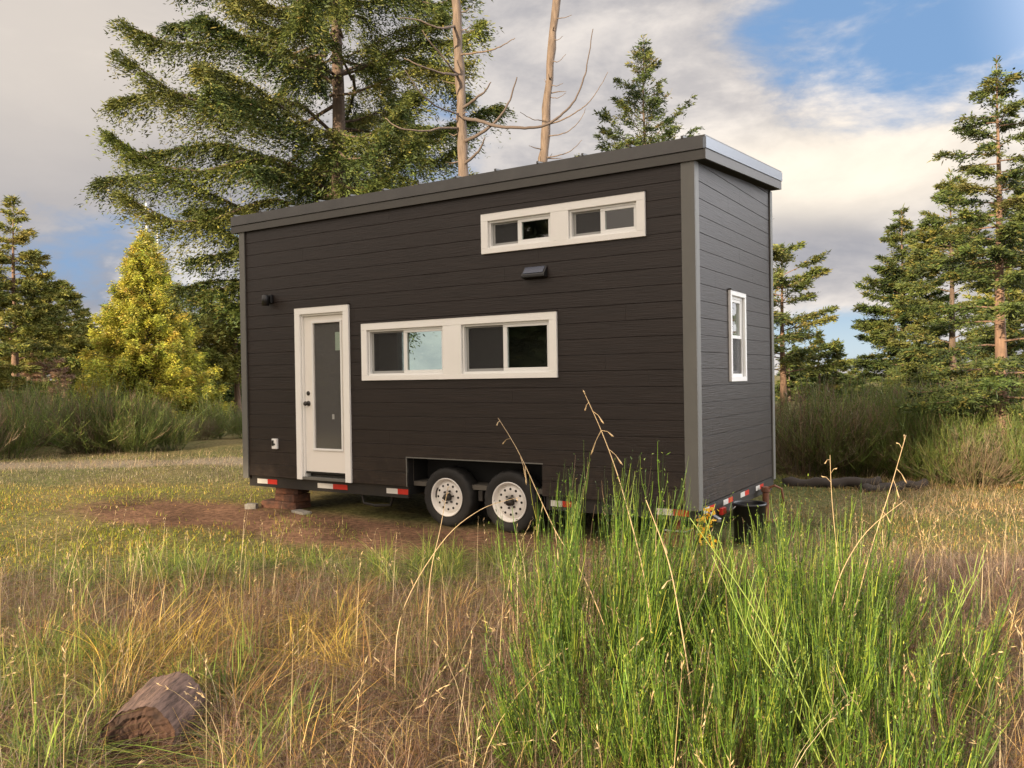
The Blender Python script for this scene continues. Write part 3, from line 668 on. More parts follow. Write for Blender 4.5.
# ------------------------------------------------------------------ cut log in the grass
p0 = Vector((-1.575, 3.42, .140)); p1 = Vector((-1.60, 3.80, .135))
ax = (p1-p0).normalized(); q_ = ax.to_track_quat('Z', 'Y').to_matrix().to_4x4(); ML_ = Matrix.Translation(p0) @ q_
rs = random.Random(2); NS = 56; K = 14; Ln = (p1-p0).length
vs = []; fs = []
amp = [1+.05*math.sin(3*a_*2*math.pi/NS+1)+.03*math.sin(7*a_*2*math.pi/NS)+.025*abs(math.sin(13*a_*2*math.pi/NS+.4))+rs.uniform(-.03, .03) for a_ in range(NS)]
for k in range(K+1):
    r = .148+.012*k/K
    for i in range(NS):
        a_ = 2*math.pi*i/NS; rr = r*amp[i]*(1+rs.uniform(-.018, .018)); vs.append(tuple(ML_ @ Vector((rr*math.cos(a_), rr*math.sin(a_), Ln*k/K))))
for k in range(K):
    for i in range(NS):
        j = (i+1) % NS; fs.append((k*NS+i, k*NS+j, (k+1)*NS+j, (k+1)*NS+i))
LG = empty('cut_log', (p0.x, p0.y, 0), label='short thick cut log with grey bark and a dark weathered end lying in the grass', cat='log')
def rel(vs): return [(v[0]-p0.x, v[1]-p0.y, v[2]) for v in vs]
MB().add(rel(vs), fs).build('bark', M['logbark'], LG, smooth=True)
for end, zz in ((0, .004), (1, Ln-.004)):
    vs2 = []; fs2 = []; rings = 9; rb = .148 if end == 0 else .160
    for k in range(rings+1):
        for i in range(NS):
            a_ = 2*math.pi*i/NS; rr = rb*amp[i]*.985*k/rings; dz = .006*math.sin(k*2.4)+rs.uniform(-.004, .004)
            vs2.append(tuple(ML_ @ Vector((rr*math.cos(a_), rr*math.sin(a_), zz+(dz if end == 0 else -dz)+(.02*(rings-k)/rings if end == 0 else 0)))))
    for k in range(rings):
        for i in range(NS):
            j = (i+1) % NS; fs2.append((k*NS+i, k*NS+j, (k+1)*NS+j, (k+1)*NS+i))
    MB().add(rel(vs2), fs2).build('cut_face', M['logend'], LG)

#@@VEG
# ================================================================== vegetation
def PW(px, py, Y):
    ix, iy = px-512, py-384; a = ix*c_+iy*s_; b = -ix*s_+iy*c_
    dx, dy, dz = a/F_PX, math.cos(PITCH)+math.sin(PITCH)*b/F_PX, math.sin(PITCH)-math.cos(PITCH)*b/F_PX
    t = Y/dy; return Vector((dx*t, Y, CAMZ+dz*t))
def hue(rng, n, cols, wts, jit=.18):
    cols = np.array(cols); i = rng.choice(len(cols), n, p=np.array(wts)/sum(wts)); c = cols[i]*np.exp(rng.normal(0, jit, (n, 1)))
    return c*np.exp(rng.normal(0, jit*.35, (n, 3)))
FIR = ([(.066, .095, .028), (.115, .140, .036), (.034, .052, .020), (.22, .19, .045)], [4, 3.5, 3.2, 1.2])
MFIR = ([(.085, .115, .034), (.135, .155, .042), (.045, .068, .025), (.22, .19, .05)], [4, 4, 2, 1.4])
YFIR = ([(.15, .165, .040), (.22, .21, .048), (.085, .105, .030), (.30, .25, .065)], [4, 4, 2, 1.5])
CEDAR = ([(.30, .31, .045), (.40, .38, .05), (.13, .17, .035), (.40, .28, .055)], [4, 4, 2, 1.5])
def conifer(name, x, y, H, base, rad, nb, nleaf, ll, lw, pal, label, cat='tree', group=None, trunk_r=.15, rise=.25, droop=.35, tip=.22, bark='bark', seed=1, sprayw=.30, inner=.25, hang=.12, lean=(0, 0), flat=.5, z0=None, vert=.08, expo=1.0):
    flat *= .3
    if seed < 30 and seed != 19: nb = int(nb*1.5); nleaf = int(nleaf*1.9); ll *= 1.15; lw *= 1.12; inner = min(inner, .10)
    rng = np.random.default_rng(seed)
    root = empty(name, (x, y, float(hz(np.array(x), np.array(y)))-.05), label=label, cat=cat, group=group)
    K = 7
    t01 = np.sort(rng.uniform(0, 1, nb)**expo); zb = base+(H-base)*t01*.985
    az = rng.uniform(0, 2*np.pi, nb); az[::1] = (np.arange(nb)*2.399+rng.normal(0, .35, nb)) % (2*np.pi)
    Ln = np.array([rad(h, a) for h, a in zip(t01, az)])*rng.uniform(.72, 1.08, nb)
    Ln = np.maximum(Ln, .12)
    ls = rise*(1+.8*t01)*rng.uniform(.6, 1.4, nb); dr = droop*rng.uniform(.7, 1.3, nb)*(1-.6*t01)
    def axis(z): return np.stack([lean[0]*z/H, lean[1]*z/H], -1)
    def path(i, t):
        r = Ln[i]*t; zz = zb[i]+Ln[i]*(ls[i]*t-dr[i]*t**1.6+tip*dr[i]*t**4)
        cx = axis(zb[i]); wob = (.09 if seed == 11 else .05)*Ln[i]*np.sin(t*5+az[i]*3); zz = zz+(.07*Ln[i]*np.sin(t*7+az[i]*5) if seed == 11 else 0)
        return np.stack([cx[..., 0]+r*np.cos(az[i])-wob*np.sin(az[i]), cx[..., 1]+r*np.sin(az[i])+wob*np.cos(az[i]), zz], -1)
    ii = np.repeat(np.arange(nb)[:, None], K, 1); tt = np.tile(np.linspace(0, .97, K), (nb, 1))
    P = path(ii, tt); rr = np.clip(.010*Ln+.006, .006, .06)[:, None]*(1-.8*tt)
    parts = [tubes(P, rr, 4)]
    zt = np.linspace(-.1, H, 22); ta = axis(zt); TP = np.stack([ta[:, 0]+.015*np.sin(zt*1.7), ta[:, 1]+.015*np.cos(zt*1.3), zt], -1)[None]
    zt = zt*1.0; TR = (trunk_r*np.maximum(1-zt/H, 0)**1.05+.003+trunk_r*.35*np.exp(-np.maximum(zt, 0)*2.5))[None]
    parts.append(tubes(TP, TR, 12))
    Vt, Qt = merge(parts); npmesh('trunk', Vt, Qt, M[bark], root, smooth=True)
    # needle sprays: twigs left and right of each bough
    wgt = Ln**1.35+.12; ntw = int(nleaf/16)
    bi = rng.choice(nb, ntw, p=wgt/wgt.sum()); tb = inner+(1-inner)*rng.uniform(0, 1, ntw)**.75
    side = rng.choice([-1., 1.], ntw); Bp = path(bi, tb); Bq = path(bi, np.minimum(tb+.04, 1.04)); Td = Bq-Bp; Td /= np.linalg.norm(Td, axis=1, keepdims=True)+1e-9
    Sd = np.cross(Td, [0, 0, 1.]); Sd /= np.linalg.norm(Sd, axis=1, keepdims=True)+1e-9
    tl = np.minimum(sprayw*Ln[bi]*(1.15-tb)+.10, .75)*rng.uniform(.5, 1.2, ntw)
    if seed == 11: tl *= rng.choice([.6, .9, 1.1, 1.35], ntw)
    TD = Td*rng.uniform(.5, 1.0, (ntw, 1))+Sd*side[:, None]*rng.uniform(.3, 1.0, (ntw, 1)); TD[:, 2] += rng.normal(-hang*.5, .22, ntw); TD /= np.linalg.norm(TD, axis=1, keepdims=True)
    q = np.tile((np.arange(16)+.5)/16, (ntw, 1))+rng.uniform(-.04, .04, (ntw, 16))
    LP_ = Bp[:, None, :]+TD[:, None, :]*(q*tl[:, None])[:, :, None]; LP_[:, :, 2] -= hang*(q**2)*tl[:, None]*2
    LP_ += rng.normal(0, .012+.25*ll, LP_.shape)*np.array([1, 1, vert*8])
    sg = rng.choice([-1., 1.], (ntw, 16, 1)); LD = TD[:, None, :]+sg*np.cross(TD, [0, 0, 1.])[:, None, :]*.8+rng.normal(0, .4, LP_.shape); LD[..., 2] -= hang*.5
    Vl, Ql = leaves(LP_.reshape(-1, 3), LD.reshape(-1, 3), rng, ll, lw, flat)
    nt_ = 260; zq = H*(1-.16*rng.uniform(0, 1, nt_)**.8); aq = rng.uniform(0, 6.283, nt_); rq = (H-zq)*.20*rng.uniform(.1, 1, nt_)
    ax_ = axis(zq); Pq = np.stack([ax_[:, 0]+rq*np.cos(aq), ax_[:, 1]+rq*np.sin(aq), zq-.02*H*rng.uniform(0, 1, nt_)*0], -1); Dq = np.stack([np.cos(aq), np.sin(aq), rng.uniform(.3, 1.6, nt_)], -1)
    Vq, Qq = leaves(Pq, Dq, rng, ll*1.1, lw, .1); Vl, Ql = merge([(Vl, Ql), (Vq, Qq)])
    bc = hue(rng, nb, *pal); tc_ = bc[bi]*.35+hue(rng, ntw, *pal)*.65; cc = np.concatenate([np.repeat(tc_, 16, 0)*np.exp(rng.normal(0, .15, (ntw*16, 1))), hue(rng, nt_, *pal)])
    npmesh('crown', Vl, Ql, M['leaf'], root, colors=np.repeat(cc, 4, 0))
    return root
def cone(r0, e=.85, low=1.0):
    return lambda h, a: r0*((1-h)**e)*(low+(1-low)*min(1, h*4))
def xy(px, d): return (PW(px, 380, d).x, d)
def zpix(px, py, d): return PW(px, py, d).z

# -- the big fir behind the left half of the house
_z = [2.2, 3.0, 3.6, 4.6, 5.0, 5.3, 5.8, 7.2, 8.6, 10.2, 13, 16, 18.5]
_l = [2.0, 2.2, 3.0, 4.2, 2.6, 4.6, 5.5, 5.7, 5.0, 4.3, 3.6, 2.2, .4]
_r = [2.6, 2.6, 2.4, 2.7, 2.9, 2.6, 3.0, 3.6, 4.5, 4.4, 3.6, 2.2, .4]
BH_, BB = 18.5, 3.2
def bigrad(h, a):
    z = BB+(BH_-BB)*h; l = np.interp(z, _z, _l); r = np.interp(z, _z, _r); k = .5+.5*math.cos(a)
    return (l*(1-k)+r*k)*(1-.15*abs(math.sin(a)))
bx, by = xy(343, 20)
conifer('fir_tree', bx, by, BH_, BB, bigrad, 100, 290000, .082, .024, ([(.070, .100, .026), (.125, .145, .034), (.035, .055, .018), (.22, .20, .045)], [4, 3.2, 3.2, 1.2]), 'largest fir with a broad crown overhanging the left part of the house roof', trunk_r=.27, rise=.16, droop=.36, tip=.6, seed=11, sprayw=.30, inner=.10, hang=.42, flat=.3, vert=.13, expo=1.2)
# -- young fir whose tip rises behind the roof
x, y = xy(648, 25); conifer('fir_tree', x, y, zpix(648, 33, 25), 1.0, cone(4.6, .95), 90, 60000, .085, .028, FIR, 'pointed green fir rising behind the right part of the house roof', trunk_r=.16, rise=.5, droop=.25, seed=4, sprayw=.35, hang=.1)
# -- left group
x, y = xy(148, 32); conifer('cedar_tree', x, y, zpix(148, 228, 32), .2, cone(3.1, .80), 300, 130000, .088, .028, CEDAR, 'bushy golden yellow cedar standing alone left of the house', trunk_r=.2, rise=.25, droop=.55, tip=.5, seed=7, sprayw=.30, inner=.45, hang=.45, flat=.1, vert=.2)
x, y = xy(16, 34); conifer('fir_tree', x, y, zpix(16, 192, 34), 2.8, cone(2.5, .7), 60, 36000, .12, .038, YFIR, 'tall pale green fir at the left edge with a bare pinkish lower trunk', trunk_r=.19, bark='barkred', rise=.25, droop=.25, seed=8, hang=.1)
x, y = xy(-28, 30); conifer('fir_tree', x, y, 7.2, 1.4, cone(2.6, .7), 50, 26000, .12, .038, YFIR, 'fir cut off by the left edge of the picture', trunk_r=.16, seed=9, hang=.1)
x, y = xy(64, 40); conifer('fir_tree', x, y, zpix(64, 276, 40), 2.0, cone(2.5, .7), 60, 32000, .13, .042, YFIR, 'smaller fir between the left edge fir and the golden cedar', trunk_r=.15, bark='barkred', rise=.3, droop=.3, seed=10, hang=.15)
x, y = xy(45, 36); conifer('dead_tree', x, y, 3.4, .1, cone(1.8, .6), 60, 14000, .10, .02, ([(.22, .14, .10), (.30, .20, .13)], [1, 1]), 'bare brownish bush of dead twigs below the pale green firs', trunk_r=.07, seed=12, hang=.1)
x, y = xy(88, 44); conifer('fir_tree', x, y, zpix(92, 318, 44), .5, cone(2.4, .7), 60, 26000, .14, .045, YFIR, 'low dense fir just left of the golden cedar', trunk_r=.15, seed=13, hang=.2)
x, y = xy(237, 36); conifer('pine_tree', x, y, zpix(230, 303, 36), 1.6, cone(2.3, .45), 46, 30000, .13, .04, YFIR, 'loose pine with an orange trunk close to the left edge of the house', trunk_r=.17, bark='barkred', rise=.35, droop=.2, seed=14, hang=.1, vert=.2)
x, y = xy(196, 42); conifer('pine_tree', x, y, zpix(200, 312, 42), .8, cone(2.4, .5), 50, 28000, .14, .045, FIR, 'darker pine partly hidden behind the golden cedar', trunk_r=.15, seed=15, hang=.15)
# -- right group
x, y = xy(783, 26); conifer('pine_tree', x, y, zpix(786, 243, 26), 1.6, cone(2.0, .35), 22, 13000, .10, .031, MFIR, 'sparse yellowish pine just right of the house corner', trunk_r=.13, bark='barkred', rise=.25, droop=.15, seed=16, hang=.08, sprayw=.28)
x, y = xy(904, 28); conifer('fir_tree', x, y, zpix(904, 206, 28), .9, cone(2.2, .78), 75, 42000, .095, .03, FIR, 'bluish green fir at the left of the right hand tree group', trunk_r=.15, bark='barkred', rise=.35, droop=.3, seed=17, hang=.12)
x, y = xy(953, 24); conifer('fir_tree', x, y, zpix(953, 168, 24), .8, cone(2.3, .7), 60, 42000, .09, .028, MFIR, 'yellow green fir half hidden behind the tallest right hand fir', trunk_r=.13, rise=.3, droop=.3, seed=18, hang=.12)
x, y = xy(1001, 13); conifer('fir_tree', x, y, zpix(996, 52, 13), .9, cone(1.75, .62), 84, 70000, .062, .021, FIR, 'tallest slender fir near the right edge with a visible reddish trunk', trunk_r=.115, bark='barkred', rise=.12, droop=.22, seed=19, sprayw=.22, hang=.12, inner=.15)
x, y = xy(1052, 19); conifer('fir_tree', x, y, 7.4, .6, cone(2.0, .6), 55, 40000, .085, .028, FIR, 'fir cut off by the right edge of the picture', trunk_r=.13, seed=20, hang=.12)
x, y = xy(1010, 33); conifer('fir_tree', x, y, 6.4, .3, cone(2.6, .5), 60, 30000, .12, .04, YFIR, 'low bushy fir in the background at the right edge', trunk_r=.13, seed=21, hang=.12)

# -- firs behind the camera whose shadow lies on the house
for k, (p_, q_, h_, r_, b_) in enumerate([(-9.1, 25, 14.6, 1.8, 9.1), (-7.5, 28, 15.6, 2.3, 10.0), (-5.8, 25, 14.8, 2.3, 9.2), (-4.2, 29, 15.4, 1.7, 10.2)]):
    wx, wy = p_*.8-q_*.6, -p_*.6-q_*.8
    occ = conifer('fir_tree', wx, wy, h_, b_, cone(r_*1.25, .35), 110, 42000, .24, .13, FIR, 'fir standing behind the viewer, shading the house', group='firs standing behind the viewer', trunk_r=.2, seed=30+k, hang=.2, inner=.05)
# unseen firs added left of and behind the viewer as dark reflections in the panes
wood = conifer('fir_tree', -37, -1, 13, .3, cone(3.4, .5), 120, 26000, .30, .17, FIR, 'unseen fir added left of the viewer for the panes to reflect', group='unseen firs added left of the viewer for the panes to reflect', trunk_r=.25, seed=38, hang=.2, inner=.05)
rr_ = random.Random(12)
for i in range(10):
    a_ = R(168+i*3.0); d = rr_.uniform(33, 42); o = wood.copy(); COL.objects.link(o)
    for ch in wood.children:
        c = ch.copy(); COL.objects.link(c); c.parent = o
    o.location = (math.cos(a_)*d, math.sin(a_)*d, -.3); s__ = rr_.uniform(.75, 1.05); o.scale = (s__, s__, s__); o.rotation_euler = (0, 0, rr_.uniform(0, 6))
# -- far firs along the horizon, two kinds copied
protos = []
for k in range(3):
    protos.append(conifer('distant_fir', 0, 60, 6.0+k, .2, cone(2.2, .6+.1*k), 70, 9000, .30, .13, FIR, 'small dark distant fir in the tree line on the horizon', group='distant firs on the horizon', trunk_r=.15, seed=40+k, hang=.15))
rr_ = random.Random(4); spots = []
for i in range(34): d = rr_.uniform(55, 85); spots.append((PW(rr_.uniform(770, 1060), 380, d).x, d, rr_.uniform(.40, .66)))
for i in range(40): d = rr_.uniform(50, 80); spots.append((PW(rr_.uniform(-60, 260), 380, d).x, d, rr_.uniform(.55, .95)))
for i in range(0): d = rr_.uniform(50, 80); spots.append((PW(rr_.uniform(300, 760), 380, d).x, d, rr_.uniform(.5, .9)))
for i, (x, y, s) in enumerate(spots):
    p = protos[i % 3]
    if i < 3: o = p
    else:
        o = p.copy(); COL.objects.link(o)
        for ch in p.children:
            c = ch.copy(); COL.objects.link(c); c.parent = o
    o['label'] = 'small dark distant fir on the horizon '+('right' if x > 0 else 'left')+' of the house, one of the '+('taller' if s > (.75 if x < 0 else .53) else 'lower')+' ones'; o.location = (x, y, float(hz(np.array(x), np.array(y)))-.1); o.scale = (s*1.25, s*1.25, s); o.rotation_euler = (0, 0, rr_.uniform(0, 6.28))

# -- bare trunks with dead branches
def snag(label, pts, Y, r0, r1, branches, seed):
    base = PW(pts[0][0], pts[0][1], Y); gzv = float(hz(np.array(base.x), np.array(base.y)))
    root = empty('bare_tree', (base.x, base.y, gzv), label=label, cat='tree')
    P = [Vector((base.x, base.y, gzv-.1))]+[PW(px, py, Y) for px, py in pts]
    P = [p-Vector((base.x, base.y, gzv)) for p in P]
    zs = np.linspace(0, 1, 26); L = len(P)-1
    pp = []
    rs = random.Random(seed)
    for z in zs:
        f = z*L; i = min(int(f), L-1); v = P[i].lerp(P[i+1], f-i); pp.append(v+Vector((rs.uniform(-.02, .02), rs.uniform(-.02, .02), 0)))
    MB().tube(pp, [r0+(r1-r0)*z+rs.uniform(-.012, .012) for z in zs], 14).build('trunk', M['dead'], root, smooth=True)
    for q_ in range(16):
        f = rs.uniform(.25, .98); p = pp[int(f*25)]; a = rs.uniform(0, 6.28); ln_ = rs.uniform(.10, .38); r_ = r0+(r1-r0)*f
        MB().tube([p, p+Vector((math.cos(a)*(r_+ln_*.5), math.sin(a)*(r_+ln_*.5), rs.uniform(-.03, .05))), p+Vector((math.cos(a)*(r_+ln_), math.sin(a)*(r_+ln_), rs.uniform(-.04, .14)))], [.016, .011, .004], 6).build('stub', M['dead'], root)
    for br, ra, mt in branches:
        q = [PW(px, py, Y+dy)-Vector((base.x, base.y, gzv)) for px, py, dy in br]
        # smooth by Catmull-Rom
        out_ = []; qq = [q[0]]+q+[q[-1]]
        for i in range(1, len(qq)-2):
            for s in range(5):
                t = s/5; a, b, c, d = qq[i-1], qq[i], qq[i+1], qq[i+2]
                out_.append(.5*((2*b)+(c-a)*t+(2*a-5*b+4*c-d)*t*t+(3*b-a-3*c+d)*t**3)+Vector((rs.uniform(-.008, .008), 0, rs.uniform(-.008, .008))))
        out_.append(q[-1]); n_ = len(out_)
        MB().tube(out_, [ra*(1-.85*i/n_)+.003 for i in range(n_)], 6).build('branch', M[mt], root, smooth=True)
snag('bare reddish trunk with dark curved dead branches, left of the other bare trunk', [(464, 200), (461, 110), (456, 0), (452, -120)], 17, .115, .085, [
    ([(463, 118, 0), (480, 121, -.5), (497, 126, -.8), (520, 128, -1), (542, 126, -1), (560, 116, -1), (575, 100, -1), (584, 78, -1), (588, 60, -1), (593, 29, -1)], .035, 'twig'),
    ([(463, 142, 0), (478, 135, -.4), (493, 124, -.6), (504, 111, -.7), (511, 97, -.7), (517, 77, -.8)], .040, 'twig'),
    ([(460, 110, 0), (475, 99, -.3), (484, 92, -.4), (491, 82, -.5)], .035, 'twig'), ([(463, 165, 0), (475, 155, -.3), (481, 147, -.4), (485, 137, -.5)], .035, 'twig'),
    ([(459, 75, 0), (448, 74, -.4), (438, 72, -.6), (420, 66, -.9), (404, 58, -1)], .030, 'dead'), ([(457, 75, 0), (448, 64, -.4), (440, 53, -.6), (430, 42, -.8), (422, 30, -.9)], .022, 'dead'),
    ([(456, 26, 0), (445, 28, -.4), (435, 27, -.6), (418, 20, -.8), (400, 18, -1)], .028, 'dead'), ([(461, 128, 0), (442, 128, -.4), (425, 131, -.7), (400, 128, -1), (385, 118, -1)], .026, 'dead'),
    ([(459, 55, 0), (475, 53, -.4), (492, 50, -.6), (505, 44, -.8), (515, 38, -.9)], .020, 'dead'), ([(462, 115, 0), (440, 108, -.5), (420, 92, -.9), (405, 70, -1.1)], .018, 'twig')], 3)
snag('pale leaning bare trunk with thin upswept twigs, rising behind the middle of the roof', [(541, 190), (544, 150), (549, 80), (556, 0), (564, -90)], 19, .125, .075, [
    ([(546, 125, 0), (560, 121, -.2), (575, 113, -.3), (588, 103, -.4), (598, 90, -.5), (608, 72, -.6)], .016, 'dead'), ([(545, 136, 0), (558, 135, -.2), (570, 130, -.3), (580, 120, -.4), (586, 108, -.4)], .012, 'dead'),
    ([(544, 158, 0), (560, 155, -.2), (572, 150, -.3), (582, 140, -.4)], .012, 'dead'), ([(553, 18, 0), (562, 18, -.1), (572, 15, -.2)], .010, 'dead'), ([(551, 60, 0), (558, 62, -.1), (566, 54, -.2)], .009, 'dead'),
    ([(549, 84, 0), (556, 86, -.1), (563, 83, -.2)], .009, 'dead'), ([(545, 121, 0), (532, 119, -.2), (520, 112, -.3)], .009, 'dead'), ([(548, 96, 0), (557, 98, -.1), (566, 93, -.2)], .008, 'dead'), ([(551, 38, 0), (557, 40, -.1), (563, 36, -.2)], .008, 'dead')], 5)
for px, top, rad_, lb in ((146, 203, .035, 'taller of the two thin pale masts rising above the golden cedar'), (157, 214, .028, 'shorter of the two thin pale masts rising above the golden cedar')):
    p = PW(px, top, 48); m = MB().tube([(0, 0, 0), (0, 0, p.z*.6), (0, 0, p.z)], [.09, .06, rad_], 8); o = m.build('mast', M['pole'], None, smooth=True); o.location = (p.x, 48, 0); tag(o, lb, 'mast')

# ------------------------------------------------------------------ broom bushes
BROOM = ([(.075, .135, .018), (.14, .215, .026), (.03, .058, .012), (.25, .29, .04), (.20, .14, .075)], [4, 3.2, 3.4, 1.1, .5])
DBROOM = ([(.11, .15, .034), (.07, .105, .026), (.17, .20, .05), (.17, .12, .07)], [4, 3, 3, 1.6])
def broom_mesh(name, h, spread, ns, nt, pal, seed, ws=.0045, wt=.003, lean=(0, 0), base_r=.12, tilt=.55, rdk=1.0):
    rng = np.random.default_rng(seed); K = 7
    az = rng.uniform(0, 2*np.pi, ns); b0 = base_r*np.sqrt(rng.uniform(0, 1, ns)); tl = np.abs(rng.normal(0, tilt*.55, ns)).clip(0, tilt*1.3)
    Hh = h*rng.uniform(.45, 1.05, ns)*(1-.30*tl/tilt); t = np.linspace(0, 1, K)[None]
    out_ = (b0[:, None]+spread*np.tan(tl)[:, None]*Hh[:, None]*(t*(1-.38*t)))
    cv = rng.normal(0, .05, (ns, 1))
    X = out_*np.cos(az)[:, None]+cv*t**2+lean[0]*Hh[:, None]*t**1.6; Y = out_*np.sin(az)[:, None]+rng.normal(0, .05, (ns, 1))*t**2+lean[1]*Hh[:, None]*t**1.6
    Z_ = Hh[:, None]*(t-.06*t**3*tl[:, None]*2)
    P = np.stack([X, Y, Z_], -1); Wd = ws*(1-.75*t)*rng.uniform(.7, 1.3, (ns, 1)); sd = rng.normal(size=(ns, 3)); sd[:, 2] = 0; sd /= np.linalg.norm(sd, axis=1, keepdims=True)
    V1, Q1 = ribbons(P, Wd, sd); c1 = np.repeat(hue(rng, ns, *pal)*.85, K*2, 0)
    n2 = ns*nt; si = np.repeat(np.arange(ns), nt); st = rng.uniform(.18, .97, n2); fi = st*(K-1); i0 = np.minimum(fi.astype(int), K-2); fr = (fi-i0)[:, None]
    B = P[si, i0]*(1-fr)+P[si, i0+1]*fr; T = P[si, i0+1]-P[si, i0]; T /= np.linalg.norm(T, axis=1, keepdims=True)
    rd = rng.normal(size=(n2, 3)); rd[:, 2] *= .3; rd /= np.linalg.norm(rd, axis=1, keepdims=True)
    tw = (.11+.26*rng.uniform(0, 1, n2)**1.5)*h*(1.15-st*.55)
    d0 = T+rd*rng.uniform(.14, .42, (n2, 1))*rdk; d0 /= np.linalg.norm(d0, axis=1, keepdims=True); tt = np.linspace(0, 1, 4)[None, :, None]
    up = T*1.0; up[:, 2] += .35; up /= np.linalg.norm(up, axis=1, keepdims=True)
    P2 = B[:, None]+tw[:, None, None]*(d0[:, None]*(tt-.5*tt**2)+up[:, None]*(.5*tt**2))
    sd2 = rng.normal(size=(n2, 3)); sd2 /= np.linalg.norm(sd2, axis=1, keepdims=True)
    V2, Q2 = ribbons(P2, wt*(1-.6*np.linspace(0, 1, 4))[None]*rng.uniform(.7, 1.3, (n2, 1)), sd2); c2 = np.repeat(hue(rng, n2, *pal), 8, 0)
    # tiny leaves along the twigs
    nl = n2*3; li_ = rng.integers(0, n2, nl); q = rng.integers(1, 4, nl); LPp = P2[li_, q]+rng.normal(0, .004, (nl, 3)); LD = up[li_]+rng.normal(0, .6, (nl, 3))
    V3, Q3 = leaves(LPp, LD, rng, .009*(wt/.003), .0028*(wt/.003), .1); c3 = np.repeat(hue(rng, nl, *pal)*.9, 4, 0)
    V, Q = merge([(V1, Q1), (V2, Q2), (V3, Q3)]); C = np.concatenate([c1, c2, c3])
    return V, Q, C
def ground_z(x, y): return float(hz(np.array(float(x)), np.array(float(y))))
for k, (x, y, h, sp_, ns, nt, ln, lb) in enumerate([
        (.38, 3.95, 1.13, 1.0, 95, 20, (.06, 0), 'tallest green broom bush in the foreground, in front of the right half of the house'),
        (.90, 4.45, .84, 1.1, 100, 18, (0, 0), 'green broom bush in the foreground in front of the near house corner'),
        (1.18, 3.55, .86, 1.2, 110, 18, (.0, 0), 'dense bright green broom bush at the bottom edge right of the picture centre'),
        (1.58, 4.30, .92, 1.1, 100, 18, (.05, 0), 'green broom bush in the foreground below the end wall of the house'),
        (1.80, 3.75, .66, 1.1, 60, 14, (.12, 0), 'rightmost green broom bush of the foreground, its stems leaning right'),
        (.28, 3.25, .60, 1.5, 90, 16, (-.08, 0), 'low green broom bush left of the foreground clump at the bottom edge'),
        (.72, 3.05, .62, 1.4, 100, 16, (0, 0), 'lowest green broom bush nearest the viewer in the foreground clump'),
        (1.28, 2.95, .60, 1.2, 80, 16, (.02, 0), 'short green broom bush at the bottom edge below the end wall')]):
    V, Q, C = broom_mesh('b', h*1.08, sp_, int(ns*1.28), int(nt*1.3), BROOM, 60+k, lean=ln, base_r=.28, ws=.0058, wt=.0042)
    o = npmesh('broom_bush', V, Q, M['broom'], None, colors=C); o.location = (x, y, ground_z(x, y)-.02); tag(o, lb, 'bush', 'green broom bushes in the foreground')
# long bright shoots crossing the clump
rng = np.random.default_rng(77)
# background thickets: a few kinds copied
bk = []
for k in range(4):
    V, Q, C = broom_mesh('b', 1.60, 1.25, 130, 20, DBROOM if k < 3 else ([(.20, .15, .09), (.14, .10, .07), (.12, .13, .05)], [3, 2, 2]), 90+k, ws=.011, wt=.009, base_r=.35, tilt=.95, rdk=2.6)
    bk.append(npmesh('broom_bush', V, Q, M['broom'], None, colors=C))
rr_ = random.Random(8); sp2 = []
for i in range(26):
    px = 772+i*11.5+rr_.uniform(-8, 8); d = rr_.choice([13.2, 14.6, 16.2])+rr_.uniform(-.5, .5); sp2.append((PW(px, 380, d).x, d, rr_.choice([.62, .8, .9, 1.0, 1.1])*rr_.uniform(.9, 1.06), 'R'))
for px, d in ((946, 12.3), (975, 11.9), (1003, 12.2), (1030, 11.8), (925, 12.8)): sp2.append((PW(px, 380, d).x, d, rr_.uniform(.55, .8), 'R'))
for i in range(26):
    px = -20+i*10.8+rr_.uniform(-8, 8); d = rr_.choice([18.5, 20.5, 23])+rr_.uniform(-.6, .6)+(2.0 if px > 110 else 0)+(4 if px > 190 else 0); sp2.append((PW(px, 380, d).x, d, rr_.choice([.4, .55, .8, 1.0, 1.2])*rr_.uniform(.9, 1.1)*(.95 if px < 120 else .8), 'L'))
for i, (x, y, s, sd_) in enumerate(sp2):
    o = bk[i % 4] if i < 4 else bk[i % 4].copy()
    if i >= 4: COL.objects.link(o)
    o.location = (x, y, ground_z(x, y)-.03); o.scale = (s*rr_.uniform(.9, 1.3), s*rr_.uniform(.9, 1.3), s*rr_.uniform(.9, 1.1)); o.rotation_euler = (0, 0, rr_.uniform(0, 6.28))
    if sd_ == 'R': tag(o, ('brownish' if i % 4 == 3 else 'green')+' broom bush, '+('front' if y < 13.9 else 'middle' if y < 15.4 else 'back')+' row of thicket right of house'+(', tall' if s > .93 else ', low' if s < .75 else ''), 'bush', 'broom bushes in the thicket right of the house')
    else: tag(o, ('brownish' if i % 4 == 3 else 'green')+(' broom bush beside the house corner,' if x > -9 else ' broom bush left of the cedar,' if x < -.52*y else ' broom bush before the cedar,')+(' tall' if s > .9 else ' knee high' if s < .6 else ' medium sized'), 'bush', 'broom bushes in the row left of the house')
